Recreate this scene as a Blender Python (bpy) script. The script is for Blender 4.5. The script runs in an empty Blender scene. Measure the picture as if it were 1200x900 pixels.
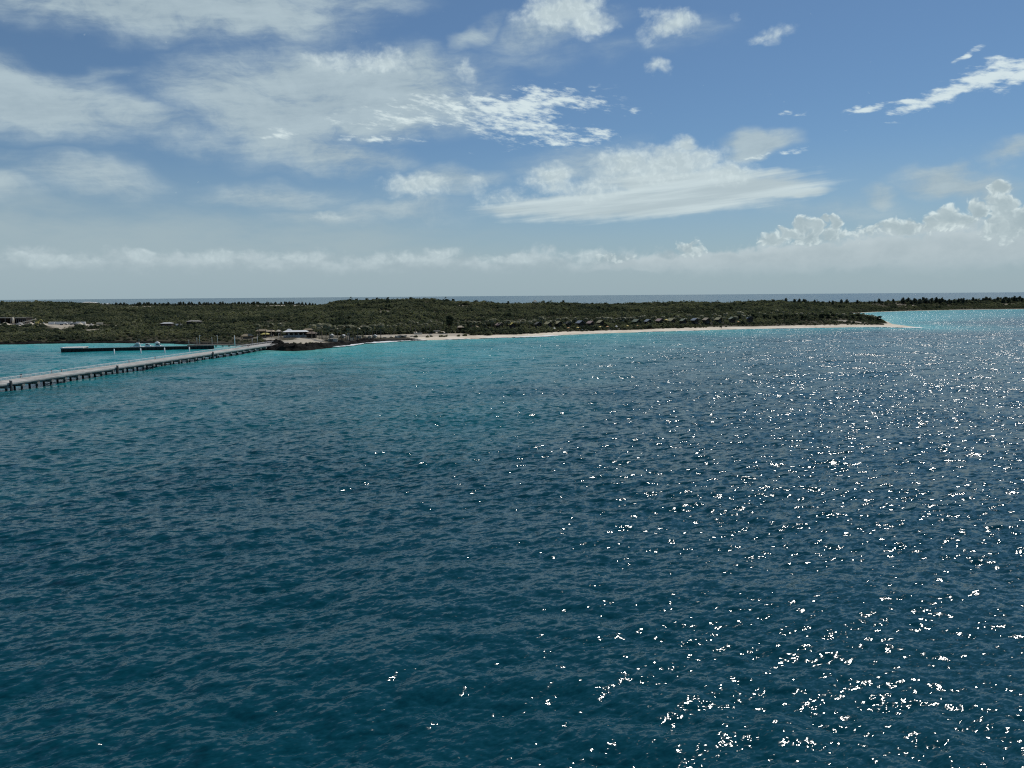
import bpy, bmesh, math, random
import numpy as np
from mathutils import Vector, Matrix, Euler

# ------------------------------------------------------------------ camera, sky, sun, exposure
SC = bpy.context.scene
COL = SC.collection
random.seed(7)
RNG = np.random.default_rng(11)
R = math.radians

CAM_H = 35.0                       # height of the ship's upper deck above the sea
FPX = 880.0                        # focal length in pixels of a 1200 px wide photograph
PITCH, ROLL = R(6.75), R(-0.43)
cam_data = bpy.data.cameras.new('camera')
cam = bpy.data.objects.new('camera', cam_data)
COL.objects.link(cam)
CAM_M = Matrix.Rotation(R(90) - PITCH, 3, 'X') @ Matrix.Rotation(ROLL, 3, 'Z')
cam.matrix_world = Matrix.Translation((0, 0, CAM_H)) @ CAM_M.to_4x4()
cam_data.sensor_width = 36.0
cam_data.lens = 36.0 * FPX / 1200.0
cam_data.clip_start = 0.5
cam_data.clip_end = 90000.0
SC.camera = cam


def ray(px, py):
    """World direction of a point of the photograph (1200 x 900 px)."""
    return (CAM_M @ Vector(((px - 600.0) / FPX, (450.0 - py) / FPX, -1.0))).normalized()


def at(px, py, z=0.0):
    """The place at height z seen at that point of the photograph."""
    d = ray(px, py)
    t = (z - CAM_H) / d.z
    return Vector((d.x * t, d.y * t, z))


SUN_EL, SUN_AZ = R(52.0), R(39.0)   # azimuth clockwise from +Y (the view direction)
SUN_DIR = Vector((math.sin(SUN_AZ) * math.cos(SUN_EL), math.cos(SUN_AZ) * math.cos(SUN_EL), math.sin(SUN_EL)))
sun_data = bpy.data.lights.new('sun', 'SUN')
sun_data.energy = 3.0
sun_data.angle = R(0.53)
sun_data.color = (1.0, 0.95, 0.87)
sun = bpy.data.objects.new('sun', sun_data)
COL.objects.link(sun)
sun.rotation_euler = SUN_DIR.to_track_quat('Z', 'Y').to_euler()
sun.location = SUN_DIR * 500

SC.view_settings.view_transform = 'Standard'
SC.view_settings.look = 'None'
SC.view_settings.exposure = 0.0
SC.view_settings.gamma = 1.0
SC.view_settings.use_curve_mapping = False
SC.cycles.use_denoising = False
SC.cycles.filter_width = 1.2
SC.cycles.max_bounces = 4
SC.cycles.diffuse_bounces = 2
SC.cycles.glossy_bounces = 2
SC.cycles.transmission_bounces = 2
SC.cycles.transparent_max_bounces = 8
SC.cycles.sample_clamp_direct = 0.0
SC.cycles.sample_clamp_indirect = 3.0
SC.cycles.caustics_reflective = False
SC.cycles.caustics_refractive = False


# ------------------------------------------------------------------ node expression helpers
class NB:
    """Builds shader node graphs from arithmetic on sockets."""

    def __init__(self, tree):
        self.t = tree

    def n(self, kind, **kw):
        nd = self.t.nodes.new(kind)
        for k, v in kw.items():
            setattr(nd, k, v)
        return nd

    def put(self, sock, v):
        if isinstance(v, E):
            v = v.s
        if hasattr(v, 'is_output'):
            self.t.links.new(v, sock)
        elif v is not None:
            sock.default_value = v

    def m(self, op, a, b=None, c=None, clamp=False):
        nd = self.n('ShaderNodeMath', operation=op, use_clamp=clamp)
        for i, v in enumerate((a, b, c)):
            if v is not None:
                self.put(nd.inputs[i], v)
        return E(self, nd.outputs[0])

    def vm(self, op, a, b=None, scale=None):
        nd = self.n('ShaderNodeVectorMath', operation=op)
        self.put(nd.inputs[0], a)
        if b is not None:
            self.put(nd.inputs[1], b)
        if scale is not None:
            self.put(nd.inputs['Scale'], scale)
        return E(self, nd.outputs['Value' if op in ('LENGTH', 'DOT_PRODUCT', 'DISTANCE') else 'Vector'])

    def xyz(self, v):
        nd = self.n('ShaderNodeSeparateXYZ')
        self.put(nd.inputs[0], v)
        return [E(self, o) for o in nd.outputs]

    def vec(self, x, y, z=0.0):
        nd = self.n('ShaderNodeCombineXYZ')
        for s, v in zip(nd.inputs, (x, y, z)):
            self.put(s, v)
        return E(self, nd.outputs[0])

    def noise(self, v, scale, detail=4.0, rough=0.5, dist=0.0, col=False, lac=2.0, dim='3D'):
        nd = self.n('ShaderNodeTexNoise')
        nd.noise_dimensions = dim
        self.put(nd.inputs['Vector'], v)
        for k, q in (('Scale', scale), ('Detail', detail), ('Roughness', rough), ('Distortion', dist), ('Lacunarity', lac)):
            self.put(nd.inputs[k], q)
        return E(self, nd.outputs['Color' if col else 0])

    def voro(self, v, scale, smooth=0.6, detail=2.0, rough=0.5):
        nd = self.n('ShaderNodeTexVoronoi', feature='SMOOTH_F1' if smooth else 'F1')
        nd.voronoi_dimensions = '2D'
        self.put(nd.inputs['Vector'], v)
        nd.inputs['Scale'].default_value = scale
        nd.normalize = True
        nd.inputs['Detail'].default_value = detail
        nd.inputs['Roughness'].default_value = rough
        if smooth:
            nd.inputs['Smoothness'].default_value = smooth
        return E(self, nd.outputs['Distance'])

    def ramp(self, v, a, b, lo=0.0, hi=1.0, kind='SMOOTHSTEP'):
        nd = self.n('ShaderNodeMapRange', interpolation_type=kind)
        self.put(nd.inputs[0], v)
        for i, q in enumerate((a, b, lo, hi)):
            self.put(nd.inputs[1 + i], q)
        return E(self, nd.outputs[0])

    def mix(self, f, a, b, mode='MIX'):
        nd = self.n('ShaderNodeMix', data_type='RGBA', blend_type=mode)
        self.put(nd.inputs[0], f)
        for i, v in ((6, a), (7, b)):
            if isinstance(v, (tuple, list)) and len(v) == 3:
                v = (*v, 1.0)
            self.put(nd.inputs[i], v)
        return E(self, nd.outputs[2])

    def attr(self, name, out='Fac'):
        nd = self.n('ShaderNodeAttribute', attribute_name=name)
        return E(self, nd.outputs[out])


class E:
    def __init__(self, nb, s):
        self.b, self.s = nb, s

    def __add__(self, o): return self.b.m('ADD', self, o)
    __radd__ = __add__
    def __sub__(self, o): return self.b.m('SUBTRACT', self, o)
    def __rsub__(self, o): return self.b.m('SUBTRACT', o, self)
    def __mul__(self, o): return self.b.m('MULTIPLY', self, o)
    __rmul__ = __mul__
    def __truediv__(self, o): return self.b.m('DIVIDE', self, o)
    def max(self, o): return self.b.m('MAXIMUM', self, o)
    def min(self, o): return self.b.m('MINIMUM', self, o)


# ------------------------------------------------------------------ sky: clear air with drawn-out cloud decks, cumulus on the horizon
world = bpy.data.worlds.new('World')
SC.world = world
world.use_nodes = True
wt = world.node_tree
wt.nodes.clear()
W = NB(wt)
KDEG = FPX * math.pi / 180.0        # cloud units: one unit is one pixel's angle
SKY_STRENGTH = 0.06


def sky_uv(px, py):
    d = ray(px, py)
    return math.degrees(math.atan2(d.x, d.y)) * KDEG, math.degrees(math.asin(d.z)) * KDEG


def build_sky():
    gen = E(W, W.n('ShaderNodeTexCoord').outputs['Generated'])
    dx, dy, dz = W.xyz(gen)
    az = W.m('ARCTAN2', dx, dy)
    el = W.m('ARCSINE', dz)
    U, V = az * FPX, el * FPX
    P = W.vec(U, V)

    sky = W.n('ShaderNodeTexSky', sky_type='NISHITA', sun_disc=False)
    sky.sun_elevation = SUN_EL
    sky.sun_rotation = SUN_AZ
    sky.altitude = 30.0
    sky.air_density = 1.0
    sky.dust_density = 0.15
    sky.ozone_density = 3.0
    base = W.mix(1.0, E(W, sky.outputs[0]), (0.66, 0.90, 1.08), 'MULTIPLY')

    # wind-drawn warps
    w1 = W.vm('SCALE', W.vm('SUBTRACT', W.noise(W.vec(U * 0.006, V * 0.011, 3.3), 1.0, 2, 0.55, col=True), (0.5, 0.5, 0.5)), scale=80.0)
    w2 = W.vm('SCALE', W.vm('SUBTRACT', W.noise(W.vec(U * 0.035, V * 0.06, 7.7), 1.0, 2, 0.6, col=True), (0.5, 0.5, 0.5)), scale=16.0)
    PS = W.vm('ADD', W.vm('ADD', P, w1), w2)           # strongly warped
    PC = W.vm('ADD', P, w2)                             # lightly warped
    sx, sy, _ = W.xyz(PS)
    cx, cy, _ = W.xyz(PC)

    def blob(p, px, py, a, b, rot=0.0, amp=1.0, soft=0.0):
        u, v = sky_uv(px, py)
        X3, Y3 = p
        co, si = math.cos(R(rot)), math.sin(R(rot))
        q = W.vm('MULTIPLY_ADD', Y3, (si / a, co / b, 0))
        W.put(q.s.node.inputs[2], (-(co * u + si * v) / a, -(co * v - si * u) / b, 0))
        q2 = W.vm('MULTIPLY_ADD', X3, (co / a, -si / b, 0))
        W.put(q2.s.node.inputs[2], q)
        r = W.vm('LENGTH', q2)
        return W.ramp(r, 1.25, soft, 0.0, amp)

    def field(p, items):
        x, y, _ = W.xyz(p)
        p = (W.vec(x, x, x), W.vec(y, y, y))
        tot = None
        for it in items:
            q = blob(p, *it)
            tot = q if tot is None else tot.max(q)
        return tot

    # 1. soft grey-white altostratus sheets
    soft = field(PS, [
        (190, 2, 260, 46, 0, 1.0), (370, -5, 170, 28, 0, .55),
        (30, 118, 150, 46, -10, .95), (150, 140, 120, 26, -14, .7), (100, 92, 90, 16, 14, .4),
        (255, 165, 70, 24, 0, .5),
        (400, 112, 215, 66, 0, 1.0), (300, 130, 140, 62, -8, .9), (390, 178, 120, 24, -12, .85), (480, 90, 110, 42, 0, .8),
        (330, 62, 160, 18, 8, .35),
        (120, 215, 95, 30, 0, .62), (10, 228, 60, 26, 0, .6), (20, 192, 60, 14, 0, .35),
        (325, 226, 130, 24, 0, .6), (390, 258, 90, 20, 0, .7),
        (560, 42, 60, 12, 32, .5), (600, 70, 160, 26, 4, .32), (760, 58, 140, 26, 0, .28),
        (520, 222, 100, 24, 0, .68), (470, 250, 120, 22, 0, .6),
        (1130, 208, 75, 17, 0, .9), (1195, 165, 55, 16, 20, .75), (1042, 226, 26, 14, 0, .6),
        (885, 166, 48, 17, 0, .85),
        (1160, 262, 80, 40, 20, .55), (720, 205, 150, 34, 0, .6), (800, 40, 90, 30, 10, .4), (640, 35, 110, 30, 10, .55), (900, 250, 120, 20, 0, .35), (1000, 245, 90, 22, 5, .4),
    ])
    nf = W.noise(W.vec(sx * 0.012, sy * 0.026, 1.5), 1.0, 7, 0.66)
    streak = W.noise(W.vec(U * 0.007 + V * 0.004, V * 0.05 - U * .006, 5.1), 1.0, 6, 0.66)
    sd = soft * (nf * 2.1 + streak * 1.1 - 0.62)
    a_soft = W.ramp(sd, 0.08, 0.8, 0.0, 0.9)

    # faint cirrus haze everywhere above the picture too
    cir = W.noise(W.vec(U * 0.0032, V * 0.0075, 9.4), 1.0, 5, 0.62)
    a_cir = W.ramp(cir, 0.50, 0.8, 0.0, 0.12)
    a_cir = a_cir * W.ramp(el, 0.30, 0.6, 0.10, 1.0)

    # 2. low grey haze deck along the horizon (clouds far out over the sea)
    deck_n = W.noise(W.vec(U * 0.009, V * 0.03, 2.2), 1.0, 4, 0.6)
    u0, v0 = sky_uv(0, 240)
    u1, v1 = sky_uv(900, 300)
    top = W.ramp(U, u0, u1, v0, v1, 'LINEAR') + (deck_n - 0.5) * 70.0
    a_deck = W.ramp(V - top, 24.0, -26.0, 0.0, 1.0) * W.ramp(U, sky_uv(780, 0)[0], sky_uv(340, 0)[0], 0.15, 0.8)
    a_deck = a_deck * W.ramp(deck_n, 0.25, 0.6, 0.7, 1.0)

    # 3. cumulus with shaped heads
    bil = W.voro(W.vec(cx * 0.085, cy * 0.085), 1.0, 0, 2.5, 0.6)
    LX, LY = 2.0, 3.4
    bil2 = W.voro(W.vec((cx + LX) * 0.085, (cy + LY) * 0.085), 1.0, 0, 2.5, 0.6)
    bn = W.noise(W.vec(U * 0.03, V * 0.045, 8.8), 1.0, 5, 0.6)
    heads = [
        # bank at the right
        (1010, 297, 270, 26, 4, 1.0), (1140, 290, 160, 32, 5, 1.0), (870, 303, 150, 17, 3, .95), (760, 309, 110, 10, 2, .85), (1080, 270, 120, 14, 4, .75),
        (940, 264, 15, 17, 0, 1.0), (958, 268, 14, 15, 0, .95), (978, 262, 11, 13, 20, .95), (966, 258, 8, 9, 0, .85), (922, 272, 16, 10, 0, .9), (905, 281, 22, 10, 0, .85),
        (1055, 268, 60, 12, 0, .85), (955, 276, 55, 16, 0, .85), (1170, 242, 20, 22, 0, .9), (1185, 262, 40, 26, 0, .9),
        (1108, 256, 20, 16, 0, 1.0), (1092, 262, 14, 12, 0, .9), (1128, 258, 16, 14, 0, .9), (1146, 246, 15, 15, 0, 1.0), (1172, 222, 16, 11, 0, 1.0), (1182, 240, 15, 18, 0, .8), (1200, 256, 22, 24, 0, .9),
        (808, 291, 22, 15, 0, .78), (720, 303, 36, 10, 0, .75),
    ]
    bank = field(PC, heads[5:])
    body = field(PC, heads[:5])
    bu = W.ramp(V, sky_uv(1000, 324)[1], sky_uv(1000, 300)[1], 0.25, 1.0)
    cd = bank + (0.36 - bil) * 1.15 + (bn - 0.5) * 0.55
    bd = body + (bn - 0.5) * 0.7 + (0.36 - bil) * 0.45
    a_body = W.ramp(bd, 0.25, 0.72, 0.0, 0.93) * bu
    lit_body = W.ramp(bn, 0.3, 0.7) * 0.35 + W.ramp(bd, 1.1, 0.35) * 0.45
    a_bank = W.ramp(cd, 0.32, 0.72, 0.0, 0.93) * bu
    dl = W.ramp(bil2 - bil, -0.10, 0.22)
    rim = W.ramp(cd, 1.05, 0.5)
    lit_bank = dl * rim * 0.9 + W.ramp(bn, 0.35, 0.65) * 0.22 + rim * 0.1

    puffs = field(PC, [
        (660, 12, 70, 26, 8, 1.0), (690, 26, 45, 20, -10, .8), (785, 28, 42, 20, 12, .85), (765, 14, 30, 10, 0, .5), (905, 40, 34, 12, 12, .55), (862, 18, 16, 10, 0, .4),
        (770, 77, 24, 11, -12, .6),
        (450, 72, 70, 20, 5, .72), (390, 72, 50, 18, 0, .6), (548, 84, 22, 18, -25, .65),
        (790, 190, 80, 30, 0, 1.0), (735, 192, 62, 25, 0, .9), (800, 170, 26, 18, 0, .95), (648, 210, 46, 23, 0, .95), (690, 222, 60, 18, 0, .75), (855, 202, 44, 22, 0, .85),
        (490, 218, 62, 19, 0, .75), (560, 214, 34, 18, 0, .6), (600, 232, 60, 18, 0, .6), (385, 252, 30, 10, 0, .6),
        (165, 298, 20, 10, 0, .9), (60, 304, 70, 9, 0, .8), (20, 300, 18, 8, 0, .85), (255, 300, 40, 12, 0, .75),
        (350, 300, 46, 10, 0, .7), (520, 296, 40, 11, 0, .8), (470, 304, 80, 12, 0, .7), (600, 303, 60, 12, 0, .75), (690, 300, 44, 12, 0, .8),
    ])
    pd = puffs * 0.95 + (bn - 0.5) * 1.1 * W.ramp(puffs, 0.0, 0.25) + (0.36 - bil) * 0.4 * W.ramp(puffs, 0.0, 0.25)
    a_puff = W.ramp(pd, 0.20, 0.90, 0.0, 0.93)
    lit_puff = dl * 0.35 + W.ramp(pd, 1.4, 0.5) * 0.5 + W.ramp(bn, 0.35, 0.65) * 0.25

    # 3b. continuous low line of small far cumulus above the whole horizon
    lb = W.noise(W.vec(U * 0.016, V * 0.02, 12.1), 1.0, 4, 0.6)
    ltop = sky_uv(600, 300)[1] + (lb - 0.5) * 46.0 + (0.36 - bil) * 16.0
    a_low = W.ramp(V - ltop, 7.0, -9.0, 0.0, 0.8) * W.ramp(V, sky_uv(600, 334)[1], sky_uv(600, 308)[1], 0.25, 1.0)
    lit_low = W.ramp(V - ltop, -22.0, 0.0) * W.ramp(bn, 0.3, 0.65)

    # 4. the long smooth lens-shaped bank in the middle
    fib = W.noise(W.vec(U * 0.006, V * 0.10 - U * 0.008, 6.0), 1.0, 5, 0.55)
    lens = field(W.vm('ADD', P, W.vm('SCALE', w2, scale=0.6)), [
        (745, 238, 240, 26, 2, 1.0), (610, 246, 90, 14, 0, .8), (860, 222, 140, 24, 3, 1.0), (935, 226, 60, 9, 3, .8), (900, 204, 65, 9, 0, .7), (660, 242, 120, 14, -3, .9), (790, 212, 150, 18, 0, .9),
    ])
    a_lens = W.ramp(lens + (fib - 0.5) * 0.8 + (bn - 0.5) * 0.3, 0.28, 0.75, 0.0, 0.95)
    lit_lens = W.ramp(fib, 0.32, 0.68, 0.25, 0.85)

    # 5. bright rippled patches and wisps
    rip = W.noise(W.vec(U * 0.055 + V * 0.03, V * 0.17 + U * 0.014, 4.4), 1.0, 4, 0.62)
    wisp = field(PC, [
        (600, 126, 125, 22, 5, 1.0), (655, 116, 80, 18, -6, .95), (615, 150, 105, 22, -10, 1.05), (690, 158, 48, 15, -5, .85), (540, 122, 120, 18, 2, .7), (470, 138, 120, 18, 2, .55),
        (445, 163, 55, 5, 0, .9), (330, 157, 26, 8, 10, .75), (742, 133, 10, 5, 0, .6), (552, 178, 10, 5, 0, .4), (600, 176, 34, 3, 4, .4),
        (1115, 106, 68, 11, 18, 1.25), (1168, 87, 46, 15, 8, 1.35), (1192, 92, 24, 10, 30, 1.2), (1072, 118, 36, 6, 4, 1.2), (1020, 126, 30, 5, 6, 1.25), (1046, 122, 26, 4, 6, .95), (1004, 123, 8, 5, 0, .9),
        (1128, 66, 22, 4, 22, .95), (1130, 92, 14, 4, 0, .5), (1092, 107, 14, 3, 0, .4),
        (918, 134, 12, 4, 10, .75), (940, 135, 10, 2.5, 5, .7), (985, 134, 6, 2.5, 10, .5), (993, 154, 14, 2.5, 12, .5), (890, 182, 26, 3, 0, .6), (925, 177, 30, 4, 12, .65),
    ])
    a_wisp = W.ramp(wisp * 0.85 + (rip - 0.5) * 2.5, 0.26, 1.08, 0.0, 0.86) * W.ramp(wisp, 0.02, 0.3)

    def g(x):                      # scene radiance of a cloud before the background strength
        return tuple(c / SKY_STRENGTH for c in x)
    GREY = g((0.354, 0.453, 0.510))
    LOWGREY = g((0.380, 0.475, 0.520))
    WHITE = g((0.644, 0.751, 0.770))
    BRIGHT = g((0.791, 0.895, 0.887))
    HAZE = g((0.325, 0.425, 0.470))

    base = W.mix(0.10, base, g((0.36, 0.47, 0.53)))
    base = W.mix(W.ramp(V, 170.0, 10.0, 0.0, 0.5), base, g((0.35, 0.45, 0.515)))
    c = W.mix(a_cir, base, g((0.386, 0.478, 0.541)))
    c = W.mix(a_soft, c, W.mix(W.ramp(nf * 0.6 + streak * 0.55 + bn * 0.25, 0.50, 0.88), GREY, g((0.460, 0.567, 0.612))))
    c = W.mix(a_deck, c, W.mix(deck_n, LOWGREY, g((0.368, 0.473, 0.510))))
    c = W.mix(a_low, c, W.mix(lit_low, g((0.375, 0.468, 0.510)), g((0.66, 0.75, 0.775))))
    c = W.mix(a_lens, c, W.mix(lit_lens, g((0.396, 0.488, 0.530)), WHITE))
    c = W.mix(a_puff, c, W.mix(lit_puff, g((0.405, 0.502, 0.546)), WHITE))
    c = W.mix(a_body, c, W.mix(lit_body, g((0.43, 0.515, 0.55)), g((0.68, 0.76, 0.78))))
    c = W.mix(a_bank, c, W.mix(lit_bank, g((0.368, 0.463, 0.500)), BRIGHT))
    c = W.mix(a_wisp, c, W.mix(rip, WHITE, BRIGHT))
    # thick air low over the sea
    h = W.m('POWER', 2.718, V * -0.023)
    c = W.mix(W.m('MINIMUM', h * 0.95, 0.95), c, HAZE)
    bg = W.n('ShaderNodeBackground')
    W.put(bg.inputs[0], c)
    bg.inputs[1].default_value = SKY_STRENGTH
    out = W.n('ShaderNodeOutputWorld')
    wt.links.new(bg.outputs[0], out.inputs[0])


build_sky()
world.cycles.sampling_method = 'NONE'


# ------------------------------------------------------------------ generic helpers
def lattice_noise(x, y, scale, seed, octaves=4, rough=0.5):
    """Smooth value noise in about -1..1 on arrays of world coordinates."""
    rng = np.random.default_rng(seed)
    tab = rng.uniform(-1, 1, (256, 256))
    out = np.zeros(np.shape(x))
    amp, tot = 1.0, 0.0
    for o in range(octaves):
        u = np.asarray(x) / scale * 2 ** o + 17.3 * o
        v = np.asarray(y) / scale * 2 ** o + 5.1 * o
        i, j = np.floor(u).astype(int), np.floor(v).astype(int)
        fu, fv = u - i, v - j
        fu, fv = fu * fu * (3 - 2 * fu), fv * fv * (3 - 2 * fv)
        a, b = tab[i % 256, j % 256], tab[(i + 1) % 256, j % 256]
        c, d = tab[i % 256, (j + 1) % 256], tab[(i + 1) % 256, (j + 1) % 256]
        out += amp * ((a * (1 - fu) + b * fu) * (1 - fv) + (c * (1 - fu) + d * fu) * fv)
        tot += amp
        amp *= rough
    return out / tot * 1.6


def sstep(t):
    t = np.clip(t, 0, 1)
    return t * t * (3 - 2 * t)


def np_mesh(name, verts, quads, material=None, smooth=True, attrs=None, tris=None):
    me = bpy.data.meshes.new(name)
    verts = np.asarray(verts, dtype=np.float32)
    quads = np.asarray(quads, dtype=np.int32)
    k = quads.shape[1]
    me.vertices.add(len(verts))
    me.vertices.foreach_set('co', verts.ravel())
    me.loops.add(quads.size)
    me.loops.foreach_set('vertex_index', quads.ravel())
    me.polygons.add(len(quads))
    me.polygons.foreach_set('loop_start', np.arange(0, quads.size, k, dtype=np.int32))
    me.polygons.foreach_set('loop_total', np.full(len(quads), k, dtype=np.int32))
    me.polygons.foreach_set('use_smooth', np.full(len(quads), smooth, dtype=bool))
    me.update(calc_edges=True)
    for key, val in (attrs or {}).items():
        a = me.attributes.new(key, 'FLOAT', 'POINT')
        a.data.foreach_set('value', np.asarray(val, dtype=np.float32))
    if material:
        me.materials.append(material)
    return me


def grid_quads(nr, nc):
    i = np.arange(nr - 1)[:, None] * nc + np.arange(nc - 1)[None, :]
    return np.stack([i, i + 1, i + 1 + nc, i + nc], -1).reshape(-1, 4)


def link(name, me, parent=None, kind=None, label=None, cat=None, group=None):
    o = bpy.data.objects.new(name, me)
    COL.objects.link(o)
    if parent:
        o.parent = parent
    if kind:
        o['kind'] = kind
    if label:
        o['label'] = label
    if cat:
        o['category'] = cat
    if group:
        o['group'] = group
    return o


def thing(name, label, cat, loc=(0, 0, 0), rotz=0.0, group=None, scale=None):
    o = link(name, None, None, 'thing', label, cat, group)
    o.location = loc
    o.rotation_euler = (0, 0, rotz)
    if scale is not None:
        o.scale = scale if hasattr(scale, '__len__') else (scale,) * 3
    return o


def dup(root, label=None, loc=None, rotz=None, group=None, scale=None):
    """Copy a thing with copies of its parts and sub-parts."""
    r = root.copy()
    COL.objects.link(r)
    if label:
        r['label'] = label
    if loc is not None:
        r.location = loc
    if rotz is not None:
        r.rotation_euler = (0, 0, rotz)
    if group:
        r['group'] = group
    if scale is not None:
        r.scale = scale if hasattr(scale, '__len__') else (scale,) * 3
    for ch in list(root.children):
        c = ch.copy()
        COL.objects.link(c)
        c.parent = r
        for g in list(ch.children):
            d = g.copy()
            COL.objects.link(d)
            d.parent = c
    return r


def material(name, color, rough=0.8, vary=0.25, scale=1.0, spec=0.3, bump=0.0, second=None, metal=0.0, trans=0.0):
    m = bpy.data.materials.new(name)
    m.use_nodes = True
    t = m.node_tree
    b = NB(t)
    bs = t.nodes['Principled BSDF']
    bs.inputs['Roughness'].default_value = rough
    bs.inputs['Specular IOR Level'].default_value = spec
    bs.inputs['Metallic'].default_value = metal
    pos = E(b, b.n('ShaderNodeTexCoord').outputs['Object'])
    n1 = b.noise(pos, scale, 4, 0.6)
    dark = tuple(c * (1 - vary) for c in color)
    lite = second or tuple(min(1, c * (1 + vary)) for c in color)
    c = b.mix(b.ramp(n1, 0.3, 0.7), dark, lite)
    b.put(bs.inputs['Base Color'], c)
    if bump:
        bp = b.n('ShaderNodeBump')
        bp.inputs['Distance'].default_value = bump
        b.put(bp.inputs['Height'], n1)
        t.links.new(bp.outputs[0], bs.inputs['Normal'])
    return m


# ------------------------------------------------------------------ the lie of the land
def gxy(px, py):
    v = at(px, py)
    return (v.x, v.y)


FRONT = [(-420, 411), (-260, 408.5), (-120, 405.8), (-40, 404.4), (0, 403.8), (30, 403.2), (60, 402.8), (100, 402.2), (150, 402.0), (200, 402.8),
         (240, 404.0), (270, 405.0), (296, 405.5), (312, 409.6), (330, 411.6), (345, 411.6), (360, 410.9), (378, 409.0), (388, 407.0), (400, 405.6), (412, 404.2),
         (425, 402.6), (440, 401.2), (455, 400.3), (470, 399.6), (482, 399.2), (500, 398.6), (520, 398.1), (540, 397.6), (570, 396.5), (600, 395.3), (625, 394.6),
         (650, 393.3), (690, 391.3), (720, 390.3), (760, 388.9), (800, 387.7), (850, 386.2), (900, 385.2), (950, 384.4), (1000, 383.4), (1040, 383.4), (1068, 384.2),
         (1079, 384.0), (1066, 382.4), (1046, 379.8), (1037, 376.0), (1030, 372.2), (1020, 370.0), (1004, 368.4), (996, 367.4), (1010, 366.6), (1030, 365.6), (1060, 364.6), (1100, 363.6),
         (1150, 362.9), (1200, 362.3), (1300, 361.2), (1500, 360.0)]
POLY = [gxy(*p) for p in FRONT]
for px_, d_ in ((1500, 2600), (1250, 2300), (1000, 2050), (850, 1800), (600, 1750), (430, 1900), (360, 2450), (0, 2450), (-400, 2450)):
    a_ = math.atan2(px_ - 600, FPX)
    POLY.append((math.tan(a_) * d_, d_))
POLY = np.array(POLY)


def dist_poly(x, y):
    """Signed distance to the waterline, positive on land."""
    x, y = np.asarray(x, float).ravel(), np.asarray(y, float).ravel()
    best = np.full(x.shape, 1e18)
    inside = np.zeros(x.shape, bool)
    for (ax, ay), (bx, by) in zip(POLY, np.roll(POLY, -1, 0)):
        dx, dy = bx - ax, by - ay
        t = np.clip(((x - ax) * dx + (y - ay) * dy) / (dx * dx + dy * dy), 0, 1)
        best = np.minimum(best, (x - ax - t * dx) ** 2 + (y - ay - t * dy) ** 2)
        if by != ay:
            c = ((ay > y) != (by > y)) & (x < (bx - ax) * (y - ay) / (by - ay) + ax)
            inside ^= c
    return np.where(inside, 1, -1) * np.sqrt(best)


GX0, GY0, GS = -1700.0, 30.0, 6.0
GNX, GNY = 640, 450
_gx = GX0 + GS * np.arange(GNX)
_gy = GY0 + GS * np.arange(GNY)
_MX, _MY = np.meshgrid(_gx, _gy)
SD = dist_poly(_MX, _MY).reshape(GNY, GNX)
SD += lattice_noise(_MX, _MY, 60, 3, 3) * 2.0 * sstep((900 - _MY) / 250)     # the waterline wanders a little

RIDGE = [(-400, 1300, 26), (0, 1300, 25.5), (70, 1300, 24.5), (110, 1300, 22), (150, 1250, 16.5), (200, 1200, 11.5), (300, 1150, 10.5), (350, 1150, 11.5), (375, 1150, 16.5), (400, 1150, 25.5), (450, 1150, 27),
         (500, 1150, 26), (550, 1150, 21.5), (600, 1150, 18.4), (700, 1150, 18.6), (800, 1200, 17.4), (850, 1200, 17), (920, 1300, 19), (1000, 1450, 14), (1050, 1600, 14), (1100, 1650, 12),
         (1200, 1650, 13), (1500, 1700, 13)]


def terrain(x, y, sd):
    px = 600 + FPX * x / np.maximum(y, 1)
    D = y
    Dr = np.interp(px, [r[0] for r in RIDGE], [r[1] for r in RIDGE])
    H = np.interp(px, [r[0] for r in RIDGE], [r[2] for r in RIDGE])
    ds = np.interp(px, [-400, 0, 150, 300, 345, 400, 480, 600, 700, 800, 900, 990, 1010, 1060, 1200, 1500],
                   [520, 560, 590, 560, 500, 540, 595, 635, 690, 740, 800, 850, 1300, 1440, 1470, 1500])
    t = (D - ds - 35) / (Dr - ds - 35)
    hill = (H - 2.5) * np.where(t < 1, sstep(t) * 0.55 + 0.45 * np.clip(t, 0, 1), 1.0)
    back = sstep((D - Dr) / 420)
    far = np.where(px < 410, 10.0, 0.5)
    hill = hill * (1 - back) + far * back
    hill *= sstep((sd - 20) / 110)
    lumps = lattice_noise(x, y, 130, 5, 4) * 1.6 * sstep((sd - 40) / 120)
    head = 4.5 * np.exp(-((px - 965) / 52) ** 2) * np.exp(-((D - 895) / 60) ** 2) * sstep((sd - 14) / 40)
    z = np.where(sd < 0, np.maximum(sd * 0.05, -3.0), np.minimum(sd * 0.062, 2.4))
    mound = 1.9 * np.exp(-((px - 346) / 26) ** 2) * sstep((sd - 2) / 14) * np.exp(-np.maximum(sd - 25, 0) / 40)
    return z + hill + lumps + head + mound


ZG = terrain(_MX, _MY, SD)


def bil(tab, x, y):
    u = np.clip((np.asarray(x, float) - GX0) / GS, 0, GNX - 1.001)
    v = np.clip((np.asarray(y, float) - GY0) / GS, 0, GNY - 1.001)
    i, j = np.floor(u).astype(int), np.floor(v).astype(int)
    fu, fv = u - i, v - j
    return (tab[j, i] * (1 - fu) + tab[j, i + 1] * fu) * (1 - fv) + (tab[j + 1, i] * (1 - fu) + tab[j + 1, i + 1] * fu) * fv


def gz(x, y):
    return float(bil(ZG, x, y))


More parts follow.
